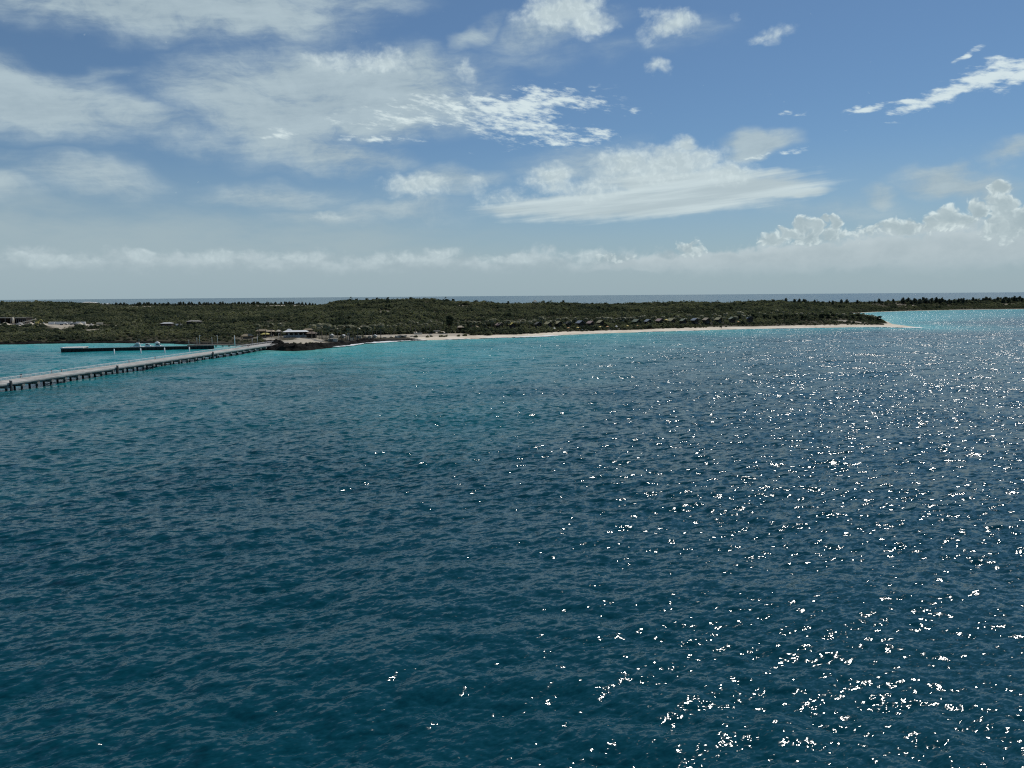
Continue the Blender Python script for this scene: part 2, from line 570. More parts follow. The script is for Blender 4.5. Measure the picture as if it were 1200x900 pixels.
def on_ground(px, py, d0=430.0, d1=2300.0):
    """First place on the land seen at that point of the photograph."""
    d = ray(px, py)
    k = d / d.y
    D = np.arange(d0, d1, 1.5)
    hit = np.nonzero(CAM_H + k.z * D <= bil(ZG, k.x * D, D))[0]
    D = D[hit[0]] if len(hit) else d1
    return Vector((k.x * D, D, gz(k.x * D, D)))


def at_dist(px, D):
    """The place on the land at distance D in the direction of picture column px."""
    x = (px - 600) / FPX * D * 1.0045
    return Vector((x, D, gz(x, D)))


# ------------------------------------------------------------------ sea
def wave_tile(N, L, lmin, lmax, rms, wind, spread, seed):
    rng = np.random.default_rng(seed)
    k1 = np.fft.fftfreq(N, L / N) * 2 * np.pi
    KX, KY = np.meshgrid(k1, k1)
    K = np.hypot(KX, KY)
    K[0, 0] = 1
    lam = 2 * np.pi / K
    band = sstep((lam - lmin * 0.8) / (lmin * 0.4)) * sstep((lmax * 1.2 - lam) / (lmax * 0.4))
    cosw = (KX * math.cos(wind) + KY * math.sin(wind)) / K
    S = K ** -4.0 * band * (np.abs(cosw) ** spread + 0.10) * np.where(cosw > 0, 1.0, 0.35)
    S[0, 0] = 0
    H = np.sqrt(S) * (rng.normal(size=(N, N)) + 1j * rng.normal(size=(N, N)))
    sx, sy = np.fft.ifft2(1j * KX * H).real, np.fft.ifft2(1j * KY * H).real
    f = rms / math.sqrt((sx ** 2 + sy ** 2).mean())
    h = np.fft.ifft2(H).real * f
    dx = np.fft.ifft2(-1j * KX / K * H).real * f
    dy = np.fft.ifft2(-1j * KY / K * H).real * f
    return np.stack([h, dx, dy], -1).astype(np.float32), L


def tile_sample(tile, x, y, rot):
    T, L = tile
    N = T.shape[0]
    c, s = math.cos(rot), math.sin(rot)
    u, v = (x * c + y * s) / L * N, (-x * s + y * c) / L * N
    i, j = np.floor(u).astype(int), np.floor(v).astype(int)
    fu, fv = (u - i)[..., None], (v - j)[..., None]
    i0, i1, j0, j1 = i % N, (i + 1) % N, j % N, (j + 1) % N
    q = (T[j0, i0] * (1 - fu) + T[j0, i1] * fu) * (1 - fv) + (T[j1, i0] * (1 - fu) + T[j1, i1] * fu) * fv
    dx, dy = q[..., 1] * c - q[..., 2] * s, q[..., 1] * s + q[..., 2] * c
    return q[..., 0], dx, dy


WIND = R(-70)          # the waves run towards the ship and a little to the right


def build_sea():
    dep = np.concatenate([np.arange(62, 36, -0.45), np.arange(36, 2.5, -0.05), np.arange(2.5, 0.3, -0.045), np.arange(0.3, 0.045, -0.03)])
    rad = CAM_H / np.tan(np.radians(dep))
    azs = np.concatenate([np.arange(-78, -37, 0.6), np.arange(-37, 37, 0.075), np.arange(37, 78.1, 0.6)])
    A, Rr = np.meshgrid(np.radians(azs), rad)
    x, y = np.sin(A) * Rr, np.cos(A) * Rr
    z = np.zeros_like(x)
    ox, oy = np.zeros_like(x), np.zeros_like(x)
    sp = np.abs(np.gradient(rad))[:, None] * np.ones_like(x)
    side = sstep((np.abs(A) - R(37)) / R(2))
    tiles = [(wave_tile(512, 640.0, 9.0, 70.0, 0.05, WIND, 4, 21), 0.0, 5, 20, 1.0, 0.0),
             (wave_tile(512, 203.0, 2.4, 9.0, 0.125, WIND, 1.8, 22), 0.0, 1.2, 4.0, 1.2, 1.0),
             (wave_tile(512, 61.0, 0.45, 2.4, 0.16, WIND, 1.5, 23), 0.0, 0.5, 1.5, 1.0, 1.0)]
    gust = 1.0 + 0.22 * lattice_noise(x, y, 90, 9, 3)
    for tl, rot, s0, s1, chop, gs in tiles:
        h, dx, dy = tile_sample(tl, x, y, rot)
        f = (1 - sstep((sp - s0) / (s1 - s0))) * (1 - side * gs) * (gust if gs else 1.0)
        z += h * f
        ox += dx * f * chop
        oy += dy * f * chop
    sd = np.where((x > GX0) & (x < GX0 + GS * GNX) & (y > GY0) & (y < GY0 + GS * GNY), bil(SD, x, y), -400.0)
    # distance to the near shores also south of the grid
    calm = 0.35 + 0.65 * sstep((-sd) / 140)
    z *= calm
    verts = np.stack([x + ox * calm, y + oy * calm, z], -1).reshape(-1, 3)
    # how shallow the water is over pale sand: wide shelf at the left, narrow band along the beach and in the bay
    px = 600 + FPX * x / np.maximum(y, 1)
    reach = np.interp(px, [-200, 100, 300, 380, 450, 560, 650, 760, 900, 1000, 1050, 1110, 1300], [380, 310, 230, 170, 170, 190, 150, 110, 80, 80, 600, 480, 320])
    front = np.interp(px, [-200, 100, 300, 380, 450, 560, 650, 760, 900, 1300], [280, 250, 200, 190, 230, 260, 205, 145, 105, 60])
    reach = front + (reach - front) * sstep((y - 850) / 330)
    wob = lattice_noise(x, y, 110, 31, 4)
    sh = np.exp(-np.maximum(-sd, 0) / (reach * (0.55 + 0.25 * wob)).clip(20, 500))
    sh = np.where(y > 1700, 0.0, sh)
    reef = sstep((lattice_noise(x, y, 46, 33, 4) - 0.15) / 0.6)
    sh = np.clip(sh * (1 - 0.45 * reef * (1 - sh)), 0, 1)
    mid = sstep((y - 60) / 420)            # the bank the pier stands on rises slowly from deep water by the ship
    mid = mid * (0.75 + 0.4 * lattice_noise(x, y, 170, 35, 3)) * np.where(y > 1700, 0, 1)
    mid *= np.interp(px, [0, 500, 900, 1200], [1.0, 0.9, 0.55, 0.45])
    me = np_mesh('sea', verts, grid_quads(len(rad), len(azs)), None, True, {'shallow': sh.ravel(), 'bank': np.clip(mid, 0, 1).ravel()})
    m = bpy.data.materials.new('sea_water')
    m.use_nodes = True
    b = NB(m.node_tree)
    bs = m.node_tree.nodes['Principled BSDF']
    geo = b.n('ShaderNodeNewGeometry')
    P, N = E(b, geo.outputs['Position']), E(b, geo.outputs['Normal'])
    r = b.vm('LENGTH', P)
    X, Y, _ = b.xyz(P)
    c, s = math.cos(WIND), math.sin(WIND)
    al = X * c + Y * s                     # along the wind
    cr = X * -s + Y * c                    # along the crests

    def slopes(lam, detail, amp, off):
        q = b.noise(b.vec(al / lam, cr / (lam * 2.6), off), 1.0, detail, 0.55, col=True)
        return b.vm('SCALE', b.vm('SUBTRACT', q, (0.5, 0.5, 0.5)), scale=amp)

    micro = slopes(0.17, 1.0, 0.60, 0.0)
    gusts = b.noise(b.vec(al * 0.018, cr * 0.009, 1.0), 1.0, 3, 0.6)      # cat's paws
    ripple = slopes(0.60, 1.0, b.ramp(gusts, 0.32, 0.68, 0.70, 1.45), 2.0)
    mids = slopes(1.25, 1.0, b.ramp(r, 70, 150, 0.0, 1.8) * b.ramp(r, 800, 2600, 1.0, 0.28), 9.0)
    big = slopes(7.0, 2.0, b.ramp(r, 180, 420, 0.0, 1.7) * b.ramp(r, 800, 2600, 1.0, 0.28), 4.0)
    sl = b.vm('ADD', b.vm('ADD', b.vm('ADD', micro, ripple), mids), big)
    sx, sy, _ = b.xyz(sl)
    wx, wy = sx * c - sy * s * 0.85, sx * s + sy * c * 0.85      # back to world axes, steeper along the wind
    nrm = b.vm('NORMALIZE', b.vm('ADD', N, b.vec(wx * -1.0, wy * -1.0, 0.0)))
    b.put(bs.inputs['Normal'], nrm)
    bank, shal = b.attr('bank'), b.attr('shallow')
    col = b.mix(bank, (0.0008, 0.0425, 0.062), (0.0020, 0.106, 0.136))
    col = b.mix(b.ramp(shal, 0.05, 0.75, kind='LINEAR'), col, (0.028, 0.31, 0.325))
    col = b.mix(b.ramp(shal, 0.78, 1.0), col, (0.12, 0.44, 0.40))
    b.put(bs.inputs['Base Color'], col)
    b.put(bs.inputs['Roughness'], b.ramp(r, 90, 700, 0.10, 0.22) + b.ramp(r, 700, 2500, 0.0, -0.04))
    bs.inputs['IOR'].default_value = 1.285
    me.materials.append(m)
    return link('sea', me, kind='structure')


build_sea()


# ------------------------------------------------------------------ the island: ground, beach, rocks
CLEAR = []     # (a, b, radius): bare sandy strips kept free of scrub


def clear(p, q, rad, bare=1.0):
    CLEAR.append((np.array(p[:2]), np.array(q[:2]), rad, bare))


def clear_amount(x, y, soil=False):
    out = np.zeros(np.shape(x))
    for a, b_, rad, bare in CLEAR:
        d = b_ - a
        t = np.clip(((x - a[0]) * d[0] + (y - a[1]) * d[1]) / max(d @ d, 1e-6), 0, 1)
        dist = np.hypot(x - a[0] - t * d[0], y - a[1] - t * d[1])
        out = np.maximum(out, sstep((rad + 2 - dist) / 4) * (bare if soil else 1.0))
    return out


# works yard in the scrub at the left
clear(at_dist(-40, 772), at_dist(30, 778), 25)
clear(at_dist(30, 782), at_dist(122, 790), 18)
clear(at_dist(193, 800), at_dist(218, 800), 7)
# landing plaza, paths along the palms, road behind the bungalows, far pond
clear(at_dist(318, 545), at_dist(385, 560), 13, 0.33)
clear(at_dist(334, 578), at_dist(374, 578), 15, 0.33)
clear(at_dist(314, 592), at_dist(322, 560), 3)
clear(at_dist(362, 572), at_dist(368, 545), 7)
clear(at_dist(300, 600), at_dist(395, 610), 16, 0.4)
clear(at_dist(398, 575), at_dist(450, 606), 13, 0.30)
clear(at_dist(92, 577), at_dist(150, 578), 3)
clear(at_dist(445, 622), at_dist(530, 640), 15, 0.62)
clear(at_dist(455, 660), at_dist(530, 672), 12)
clear(at_dist(318, 545), at_dist(342, 523), 10)
clear(at_dist(350, 548), at_dist(376, 532), 8)
clear(at_dist(735, 905), at_dist(770, 905), 9)
clear(at_dist(797, 910), at_dist(836, 915), 10)
clear(at_dist(332, 1880), at_dist(372, 1880), 130)
clear(at_dist(252, 1900), at_dist(330, 1900), 85)
clear(at_dist(176, 1930), at_dist(187, 1900), 70)
clear(at_dist(200, 1950), at_dist(236, 1920), 60)
clear(at_dist(258, 930), at_dist(266, 930), 8)


def shore_px(x, y):
    return 600 + FPX * x / np.maximum(y, 1)


def build_ground():
    px = shore_px(_MX, _MY)
    cl = clear_amount(_MX, _MY, True)
    sandy = sstep((px - 470) / 20) * (_MY < 1400) + 0.8 * sstep((px - 1000) / 30) * (_MY >= 1400)
    width = np.where((px > 990) & (_MY > 838), 5.0, 22 + 5 * lattice_noise(_MX, _MY, 50, 8, 3))
    cl = np.maximum(cl, 0.55 * sstep((lattice_noise(_MX, _MY, 38, 91, 3) - 0.84) / 0.2) * (SD > 30))
    bare = np.maximum(sandy * sstep((width + 3 - SD) / 5), cl)
    wet = sstep((6 - SD) / 5) * sandy
    rock = (1 - sandy) * sstep((np.where(px < 300, 12, 18) + 6 * lattice_noise(_MX, _MY, 18, 6, 3) - SD) / 4)
    verts = np.stack([_MX, _MY, ZG], -1).reshape(-1, 3)
    quads = grid_quads(GNY, GNX)
    fsd = SD.ravel()[quads].mean(1)
    fs = sandy.ravel()[quads].mean(1)
    isb = (fs > 0.5) & (fsd > -26) & (fsd < 32)
    keep = fsd > -26
    m = bpy.data.materials.new('island_soil')
    m.use_nodes = True
    b = NB(m.node_tree)
    bs = m.node_tree.nodes['Principled BSDF']
    pos = E(b, b.n('ShaderNodeNewGeometry').outputs['Position'])
    n1, n2 = b.noise(pos, 0.05, 5, 0.6), b.noise(pos, 0.6, 4, 0.65)
    soil = b.mix(n1, (0.030, 0.032, 0.018), (0.075, 0.066, 0.040))
    sand = b.mix(n2, (0.34, 0.29, 0.22), (0.55, 0.50, 0.41))
    dune = b.mix(b.ramp(n1, 0.35, 0.65), (0.62, 0.54, 0.42), (0.76, 0.68, 0.55))
    rocky = b.mix(n2, (0.008, 0.008, 0.008), (0.040, 0.036, 0.030))
    c = b.mix(b.ramp(b.attr('bare') + (n2 - 0.5) * 0.5, 0.3, 0.6), soil, sand)
    c = b.mix(b.attr('beach'), c, dune)
    c = b.mix(b.attr('wet') * 0.45, c, (0.40, 0.35, 0.27))
    c = b.mix(b.attr('rock'), c, rocky)
    b.put(bs.inputs['Base Color'], c)
    bs.inputs['Roughness'].default_value = 0.9
    bs.inputs['Specular IOR Level'].default_value = 0.1
    bp = b.n('ShaderNodeBump')
    bp.inputs['Distance'].default_value = 0.5
    b.put(bp.inputs['Height'], n2)
    m.node_tree.links.new(bp.outputs[0], bs.inputs['Normal'])
    at_ = {'bare': bare.ravel(), 'beach': (sandy * sstep((width + 3 - SD) / 5)).ravel(), 'wet': wet.ravel(), 'rock': rock.ravel()}
    for nm, sel in (('ground', keep & ~isb), ('beach', isb)):
        q = quads[sel]
        ids, inv = np.unique(q, return_inverse=True)
        me = np_mesh(nm, verts[ids], inv.reshape(-1, 4), m, True, {k: v[ids] for k, v in at_.items()})
        link(nm, me, kind='structure')


build_ground()

# dark ironstone ledges along the waterline west of the beach
M_ROCK = material('ironshore', (0.006, 0.0065, 0.007), 0.9, 0.5, 0.35, 0.05, 0.4, second=(0.024, 0.023, 0.020))


def resample(pts, step):
    pts = np.array(pts, float)
    seg = np.hypot(*np.diff(pts, axis=0).T)
    s = np.concatenate([[0], np.cumsum(seg)])
    t = np.arange(0, s[-1], step)
    return np.stack([np.interp(t, s, pts[:, 0]), np.interp(t, s, pts[:, 1])], -1)


def shore_strip(p0, p1, step, offs, height, seed, name, kind):
    pts = resample([gxy(*p) for p in FRONT if p0 <= p[0] <= p1][:80], step)
    tang = np.gradient(pts, axis=0)
    tang /= np.hypot(tang[:, 0], tang[:, 1])[:, None]
    nrm = np.stack([-tang[:, 1], tang[:, 0]], -1)      # inland
    o = np.array(offs)
    x = pts[:, None, 0] + nrm[:, None, 0] * o
    y = pts[:, None, 1] + nrm[:, None, 1] * o
    px = shore_px(x, y)
    jag = lattice_noise(x, y, 9, seed, 4, 0.62)
    ridge = np.abs(lattice_noise(x, y, 14, seed + 1, 3))
    z = height(px, o[None, :]) * (0.75 + 0.55 * jag) + 0.5 * jag - 0.5 * ridge
    x = x + 1.3 * lattice_noise(x, y, 6, seed + 2, 2)
    y = y + 1.3 * lattice_noise(x, y, 6, seed + 3, 2)
    z = np.maximum(z, -1.2)
    me = np_mesh(name, np.stack([x, y, z], -1).reshape(-1, 3), grid_quads(*x.shape), M_ROCK, False)
    return link(name, me, kind=kind)


def rock_height(px, o):
    top = np.interp(px, [-400, 200, 290, 312, 330, 360, 378, 395, 440, 470, 500], [1.5, 1.5, 1.6, 3.4, 4.2, 4.2, 3.4, 2.6, 2.4, 1.8, 0.6])
    wide = np.interp(px, [-400, 290, 320, 370, 390, 440, 480], [6, 7, 13, 13, 9, 9, 5])
    return top * sstep((o + 3.5) / (wide * 0.7)) * (1 - 0.85 * sstep((o - wide) / 7)) - 0.7 * sstep((-o) / 4)


shore_strip(-420, 500, 1.1, np.arange(-5, 22.1, 1.1), rock_height, 41, 'rocky_shore', 'structure')

# white water where the swell breaks
M_FOAM = bpy.data.materials.new('sea_foam')
M_FOAM.use_nodes = True


def build_foam():
    b = NB(M_FOAM.node_tree)
    bs = M_FOAM.node_tree.nodes['Principled BSDF']
    bs.inputs['Base Color'].default_value = (0.80, 0.83, 0.82, 1)
    bs.inputs['Roughness'].default_value = 0.7
    pos = E(b, b.n('ShaderNodeNewGeometry').outputs['Position'])
    n = b.noise(pos, 0.34, 5, 0.72)
    b.put(bs.inputs['Alpha'], b.ramp(n + b.attr('fade') * 0.42 - 0.42, 0.44, 0.54))
    V, Q, F = [], [], []
    spans = [(296, 388, 3, .35), (388, 425, 8, 1.15), (425, 505, 10, 1.4), (505, 600, 5, 1.05), (600, 650, 8, 1.3), (650, 1040, 5, 1.05), (1000, 1080, 10, 0.9), (-400, 296, 2.2, .3)]
    for p0, p1, wd, st in spans:
        pts = resample([gxy(*p) for p in FRONT[:44] if p0 <= p[0] <= p1], 2.0)
        if len(pts) < 3:
            continue
        tang = np.gradient(pts, axis=0)
        tang /= np.hypot(tang[:, 0], tang[:, 1])[:, None]
        nrm = np.stack([tang[:, 1], -tang[:, 0]], -1)
        o = np.linspace(-2.5, wd * 2, 9)
        jit = lattice_noise(pts[:, 0], pts[:, 1], 14, 77, 3) * 1.6
        x = pts[:, None, 0] + nrm[:, None, 0] * (o + jit[:, None])
        y = pts[:, None, 1] + nrm[:, None, 1] * (o + jit[:, None])
        prof = np.clip(1 - np.abs(o - wd * .25) / (wd * 1.5), 0, 1)
        fade = prof[None, :] * st * (1.25 + 0.5 * lattice_noise(x, y, 25, 78, 2))
        z = 0.26 + 0.22 * prof[None, :] * (1 + lattice_noise(x, y, 5, 79, 2))
        base = sum(len(v) for v in V)
        V.append(np.stack([x, y, z], -1).reshape(-1, 3))
        Q.append(grid_quads(*x.shape) + base)
        F.append(np.clip(fade, 0, 1.4).ravel())
    me = np_mesh('surf', np.concatenate(V), np.concatenate(Q), M_FOAM, True, {'fade': np.concatenate(F)})
    link('surf', me, kind='stuff')


build_foam()


# ------------------------------------------------------------------ mesh builder
class MB:
    """Collects simple solids and links them as one mesh object."""

    def __init__(self):
        self.v, self.f = [], []

    def add(self, verts, faces):
        n = len(self.v)
        self.v += [tuple(v) for v in verts]
        self.f += [tuple(i + n for i in f) for f in faces]
        return self

    def box(self, c, s, rz=0.0, rx=0.0, ry=0.0, taper=1.0):
        hx, hy, hz = s[0] / 2, s[1] / 2, s[2] / 2
        M = Euler((rx, ry, rz)).to_matrix()
        vs = []
        for z, k in ((-hz, 1.0), (hz, taper)):
            for x, y in ((-hx, -hy), (hx, -hy), (hx, hy), (-hx, hy)):
                vs.append(Vector(c) + M @ Vector((x * k, y * k, z)))
        return self.add(vs, [(3, 2, 1, 0), (4, 5, 6, 7), (0, 1, 5, 4), (1, 2, 6, 5), (2, 3, 7, 6), (3, 0, 4, 7)])

    def tube(self, p, q, r0, r1=None, n=7):
        return self.path([p, q], [r0, r0 if r1 is None else r1], n)

    def path(self, pts, rads, n=7):
        pts = [Vector(p) for p in pts]
        rings = []
        for i, p in enumerate(pts):
            d = (pts[min(i + 1, len(pts) - 1)] - pts[max(i - 1, 0)]).normalized()
            a = d.cross(Vector((0.31, 0.95, 0.05)))
            if a.length < 1e-3:
                a = d.cross(Vector((1, 0, 0)))
            a.normalize()
            b = d.cross(a)
            rings.append([p + (a * math.cos(2 * math.pi * k / n) + b * math.sin(2 * math.pi * k / n)) * rads[i] for k in range(n)])
        vs = [v for r in rings for v in r]
        fs = []
        for i in range(len(pts) - 1):
            for k in range(n):
                k2 = (k + 1) % n
                fs.append((i * n + k, i * n + k2, (i + 1) * n + k2, (i + 1) * n + k))
        fs.append(tuple(range(n - 1, -1, -1)))
        fs.append(tuple(range((len(pts) - 1) * n, len(pts) * n)))
        return self.add(vs, fs)

    def prism(self, outline, y0, y1):
        """Outline in x, z pulled along y."""
        n = len(outline)
        vs = [(x, y0, z) for x, z in outline] + [(x, y1, z) for x, z in outline]
        fs = [tuple(range(n)), tuple(range(2 * n - 1, n - 1, -1))]
        fs += [(i, i + n, (i + 1) % n + n, (i + 1) % n) for i in range(n)]
        return self.add(vs, fs)

    def cone(self, c, r, h, n=10, r2=0.0, droop=0.0):
        vs = [(c[0] + r * math.cos(2 * math.pi * k / n), c[1] + r * math.sin(2 * math.pi * k / n), c[2] - (droop if k % 2 else 0)) for k in range(n)]
        vs += [(c[0] + r2 * math.cos(2 * math.pi * k / n), c[1] + r2 * math.sin(2 * math.pi * k / n), c[2] + h) for k in range(n)]
        fs = [(k, (k + 1) % n, (k + 1) % n + n, k + n) for k in range(n)] + [tuple(range(n - 1, -1, -1)), tuple(range(n, 2 * n))]
        return self.add(vs, fs)

    def hip(self, c, sx, sy, h, rx, ry=0.0):
        """A hipped roof of size sx by sy with a ridge of half-length rx."""
        x, y, z = c
        a, b = sx / 2, sy / 2
        vs = [(x - a, y - b, z), (x + a, y - b, z), (x + a, y + b, z), (x - a, y + b, z), (x - rx, y - ry, z + h), (x + rx, y - ry, z + h), (x + rx, y + ry, z + h), (x - rx, y + ry, z + h)]
        return self.add(vs, [(3, 2, 1, 0), (0, 1, 5, 4), (1, 2, 6, 5), (2, 3, 7, 6), (3, 0, 4, 7), (4, 5, 6, 7)])

    def mesh(self, name, mat, smooth=False):
        me = bpy.data.meshes.new(name)
        me.from_pydata([tuple(v) for v in self.v], [], self.f)
        me.materials.append(mat)
        me.polygons.foreach_set('use_smooth', [smooth] * len(me.polygons))
        me.validate()
        me.update()
        return me

    def build(self, name, mat, parent=None, smooth=False, label=None):
        return link(name, self.mesh(name, mat, smooth), parent, label=label)


ORD = ['first', 'second', 'third', 'fourth', 'fifth', 'sixth', 'seventh', 'eighth', 'ninth', 'tenth', 'eleventh', 'twelfth', 'thirteenth', 'fourteenth', 'fifteenth',
       'sixteenth', 'seventeenth', 'eighteenth', 'nineteenth']
TENS = {20: 'twent', 30: 'thirt', 40: 'fort', 50: 'fift', 60: 'sixt', 70: 'sevent', 80: 'eight', 90: 'ninet'}


def ordinal(i):
    i += 1
    if i == 100:
        return 'hundredth'
    if i > 100:
        return 'hundred-and-' + ordinal(i - 101)
    if i < 20:
        return ORD[i - 1]
    t, u = i // 10 * 10, i % 10
    return TENS[t] + ('ieth' if u == 0 else 'y-' + ORD[u - 1])


# ------------------------------------------------------------------ materials
def leaf_material(name, lo, hi, trans=0.28, sheen=0.0):
    m = bpy.data.materials.new(name)
    m.use_nodes = True
    t = m.node_tree
    t.nodes.clear()
    b = NB(t)
    rnd = E(b, b.n('ShaderNodeObjectInfo').outputs['Random'])
    pos = E(b, b.n('ShaderNodeNewGeometry').outputs['Position'])
    n1 = b.noise(pos, 0.022, 4, 0.65)
    n2 = b.noise(pos, 0.8, 2, 0.6)
    f = b.ramp(n1 * 4.2 + rnd * 0.5 + n2 * 0.3 - 2.05, 0.0, 1.0, kind='LINEAR')
    c = b.mix(f, lo, hi)
    d, tr = b.n('ShaderNodeBsdfDiffuse'), b.n('ShaderNodeBsdfTranslucent')
    b.put(d.inputs[0], c)
    b.put(tr.inputs[0], b.mix(1.0, c, (1.0, 1.08, 0.75), 'MULTIPLY'))
    mx = b.n('ShaderNodeMixShader')
    mx.inputs[0].default_value = trans
    t.links.new(d.outputs[0], mx.inputs[1])
    t.links.new(tr.outputs[0], mx.inputs[2])
    last = mx
    if sheen:
        gl = b.n('ShaderNodeBsdfGlossy')
        gl.inputs['Roughness'].default_value = 0.38
        gl.inputs['Color'].default_value = (0.9, 0.9, 0.9, 1)
        last = b.n('ShaderNodeMixShader')
        last.inputs[0].default_value = sheen
        t.links.new(mx.outputs[0], last.inputs[1])
        t.links.new(gl.outputs[0], last.inputs[2])
    out = b.n('ShaderNodeOutputMaterial')
    t.links.new(last.outputs[0], out.inputs[0])
    return m


M_SCRUB = leaf_material('scrub_leaf', (0.064, 0.081, 0.058), (0.200, 0.204, 0.128), 0.38)
M_TREE = leaf_material('tree_leaf', (0.036, 0.054, 0.038), (0.11, 0.125, 0.078), 0.34)
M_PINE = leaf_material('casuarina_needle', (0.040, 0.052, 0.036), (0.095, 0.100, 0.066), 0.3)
M_PINE_HAZED = leaf_material('hazed_casuarina_needle', (0.075, 0.090, 0.070), (0.14, 0.15, 0.115), 0.3)  # distance haze put into the colour: paler than the near needles
M_PALM = leaf_material('palm_frond', (0.15, 0.155, 0.09), (0.31, 0.30, 0.20), 0.35, 0.03)
M_BARK = material('bark', (0.11, 0.090, 0.068), 0.9, 0.35, 3.0)
M_PALMTRUNK = material('palm_bark', (0.20, 0.175, 0.14), 0.9, 0.3, 4.0)
M_CONC = material('pale_concrete', (0.58, 0.565, 0.525), 0.85, 0.14, 0.6)
M_DECK = material('worn_deck_concrete', (0.40, 0.385, 0.355), 0.9, 0.32, 0.22)
M_CONCD = material('weathered_concrete', (0.27, 0.26, 0.24), 0.9, 0.3, 0.8)
M_STEEL = material('grey_steel', (0.30, 0.31, 0.32), 0.5, 0.15, 1.0, 0.5, metal=0.4)
M_PILE = material('dark_steel_pile', (0.055, 0.06, 0.06), 0.7, 0.4, 1.0)
M_SHEET = material('wet_sheet_pile', (0.020, 0.024, 0.024), 0.7, 0.5, 1.2)
M_WHITE = material('white_paint', (0.74, 0.74, 0.72), 0.5, 0.08, 1.0)
M_CREAM = material('cream_render', (0.58, 0.53, 0.43), 0.8, 0.12, 0.8)
M_TIMBER = material('brown_timber', (0.090, 0.062, 0.042), 0.8, 0.35, 2.0)
M_GREYWOOD = material('weathered_timber', (0.26, 0.225, 0.185), 0.85, 0.3, 2.0)
M_GLASS = material('dark_glass', (0.02, 0.025, 0.03), 0.12, 0.1, 1.0, 0.5)
M_DARKWALL = material('dark_timber_wall', (0.045, 0.036, 0.030), 0.8, 0.3, 1.5)
M_THATCH = material('thatch', (0.30, 0.245, 0.165), 0.95, 0.3, 2.5)
M_RUBBER = material('black_rubber', (0.02, 0.02, 0.02), 0.8, 0.2, 3.0)
M_SANDHEAP = material('quarry_sand', (0.52, 0.46, 0.37), 0.95, 0.18, 0.6)
M_GRAVEL = material('grey_gravel', (0.30, 0.29, 0.27), 0.95, 0.3, 1.5)
M_BOULDER = material('pale_limestone', (0.50, 0.45, 0.37), 0.95, 0.25, 0.8, 0.2, 0.3)
M_SKIN = material('skin', (0.34, 0.20, 0.14), 0.6, 0.05, 3.0)
M_HAIR = material('dark_hair', (0.02, 0.015, 0.012), 0.7, 0.2, 5.0)


def paint(name, col, rough=0.6):
    return material(name, col, rough, 0.12, 1.2)


ROOFS = {'khaki': paint('roof_khaki', (0.36, 0.33, 0.19)), 'green': paint('roof_sea_green', (0.225, 0.25, 0.175)), 'blue': paint('roof_blue', (0.26, 0.295, 0.33)),
         'pink': paint('roof_dusty_pink', (0.42, 0.31, 0.27)), 'tan': paint('roof_tan', (0.42, 0.35, 0.25)), 'yellow': paint('roof_yellow', (0.55, 0.48, 0.16)),
         'slate': paint('roof_slate_blue', (0.15, 0.145, 0.125)), 'brown': paint('roof_brown', (0.20, 0.155, 0.12))}
FABRIC = {'white': M_WHITE, 'yellow': paint('canvas_yellow', (0.75, 0.58, 0.16)), 'orange': paint('canvas_orange', (0.66, 0.34, 0.13)), 'blue': paint('canvas_blue', (0.10, 0.24, 0.45)),
          'red': paint('canvas_red', (0.50, 0.09, 0.08)), 'black': paint('cloth_black', (0.03, 0.03, 0.035)), 'grey': paint('cloth_grey', (0.25, 0.25, 0.26)), 'navy': paint('cloth_navy', (0.03, 0.045, 0.10)), 'green': paint('cloth_green', (0.07, 0.22, 0.12))}


# ------------------------------------------------------------------ vegetation
def leaf_quads(cent, size, rng, up=0.5, aspect=1.0, outward=None):
    """One leaf-clump face per centre, turned at random with a bias upwards or outwards."""
    n = len(cent)
    nr = rng.normal(size=(n, 3))
    nr[:, 2] = np.abs(nr[:, 2]) + up
    if outward is not None:
        nr += outward * 1.0
    nr /= np.linalg.norm(nr, axis=1)[:, None]
    a = np.cross(nr, rng.normal(size=(n, 3)))
    a /= np.linalg.norm(a, axis=1)[:, None]
    b = np.cross(nr, a)
    s = (size * rng.uniform(0.6, 1.3, n))[:, None] * 0.5
    a, b = a * s, b * s * aspect
    v = np.stack([cent - a - b * 0.6, cent + a * 0.9 - b, cent + a + b * 0.7, cent - a * 0.7 + b], 1).reshape(-1, 3)
    return v, np.arange(4 * n).reshape(-1, 4)


def crown_points(blobs, n, rng, shell=0.55):
    w = np.array([b[1][0] * b[1][1] * b[1][2] for b in blobs]) ** 0.67
    pick = rng.choice(len(blobs), n, p=w / w.sum())
    d = rng.normal(size=(n, 3))
    d /= np.linalg.norm(d, axis=1)[:, None]
    r = shell + (1 - shell) * rng.random(n) ** 0.6
    c = np.array([b[0] for b in blobs])[pick]
    s = np.array([b[1] for b in blobs])[pick]
    return c + d * s * r[:, None], d


def bush_mesh(seed, n=110, size=0.85):
    rng = np.random.default_rng(seed)
    blobs = []
    for _ in range(6):
        a, r = rng.uniform(0, 6.28), rng.uniform(0.2, 1.5)
        h = rng.uniform(1.3, 3.4)
        blobs.append(((math.cos(a) * r, math.sin(a) * r, h * 0.62), (rng.uniform(.9, 1.6), rng.uniform(.9, 1.6), h * 0.45)))
    blobs.append(((0, 0, 0.9), (2.2, 2.2, 1.0)))
    c, d = crown_points(blobs, n, rng)
    c[:, 2] = np.maximum(c[:, 2], 0.1)
    v, q = leaf_quads(c, size, rng, 0.3, 1.0, d * 0.9)
    return np_mesh('scrub_bush', v, q, M_SCRUB, False)


def visible_px(x, y):
    return 600 + FPX * x / np.maximum(y, 1)


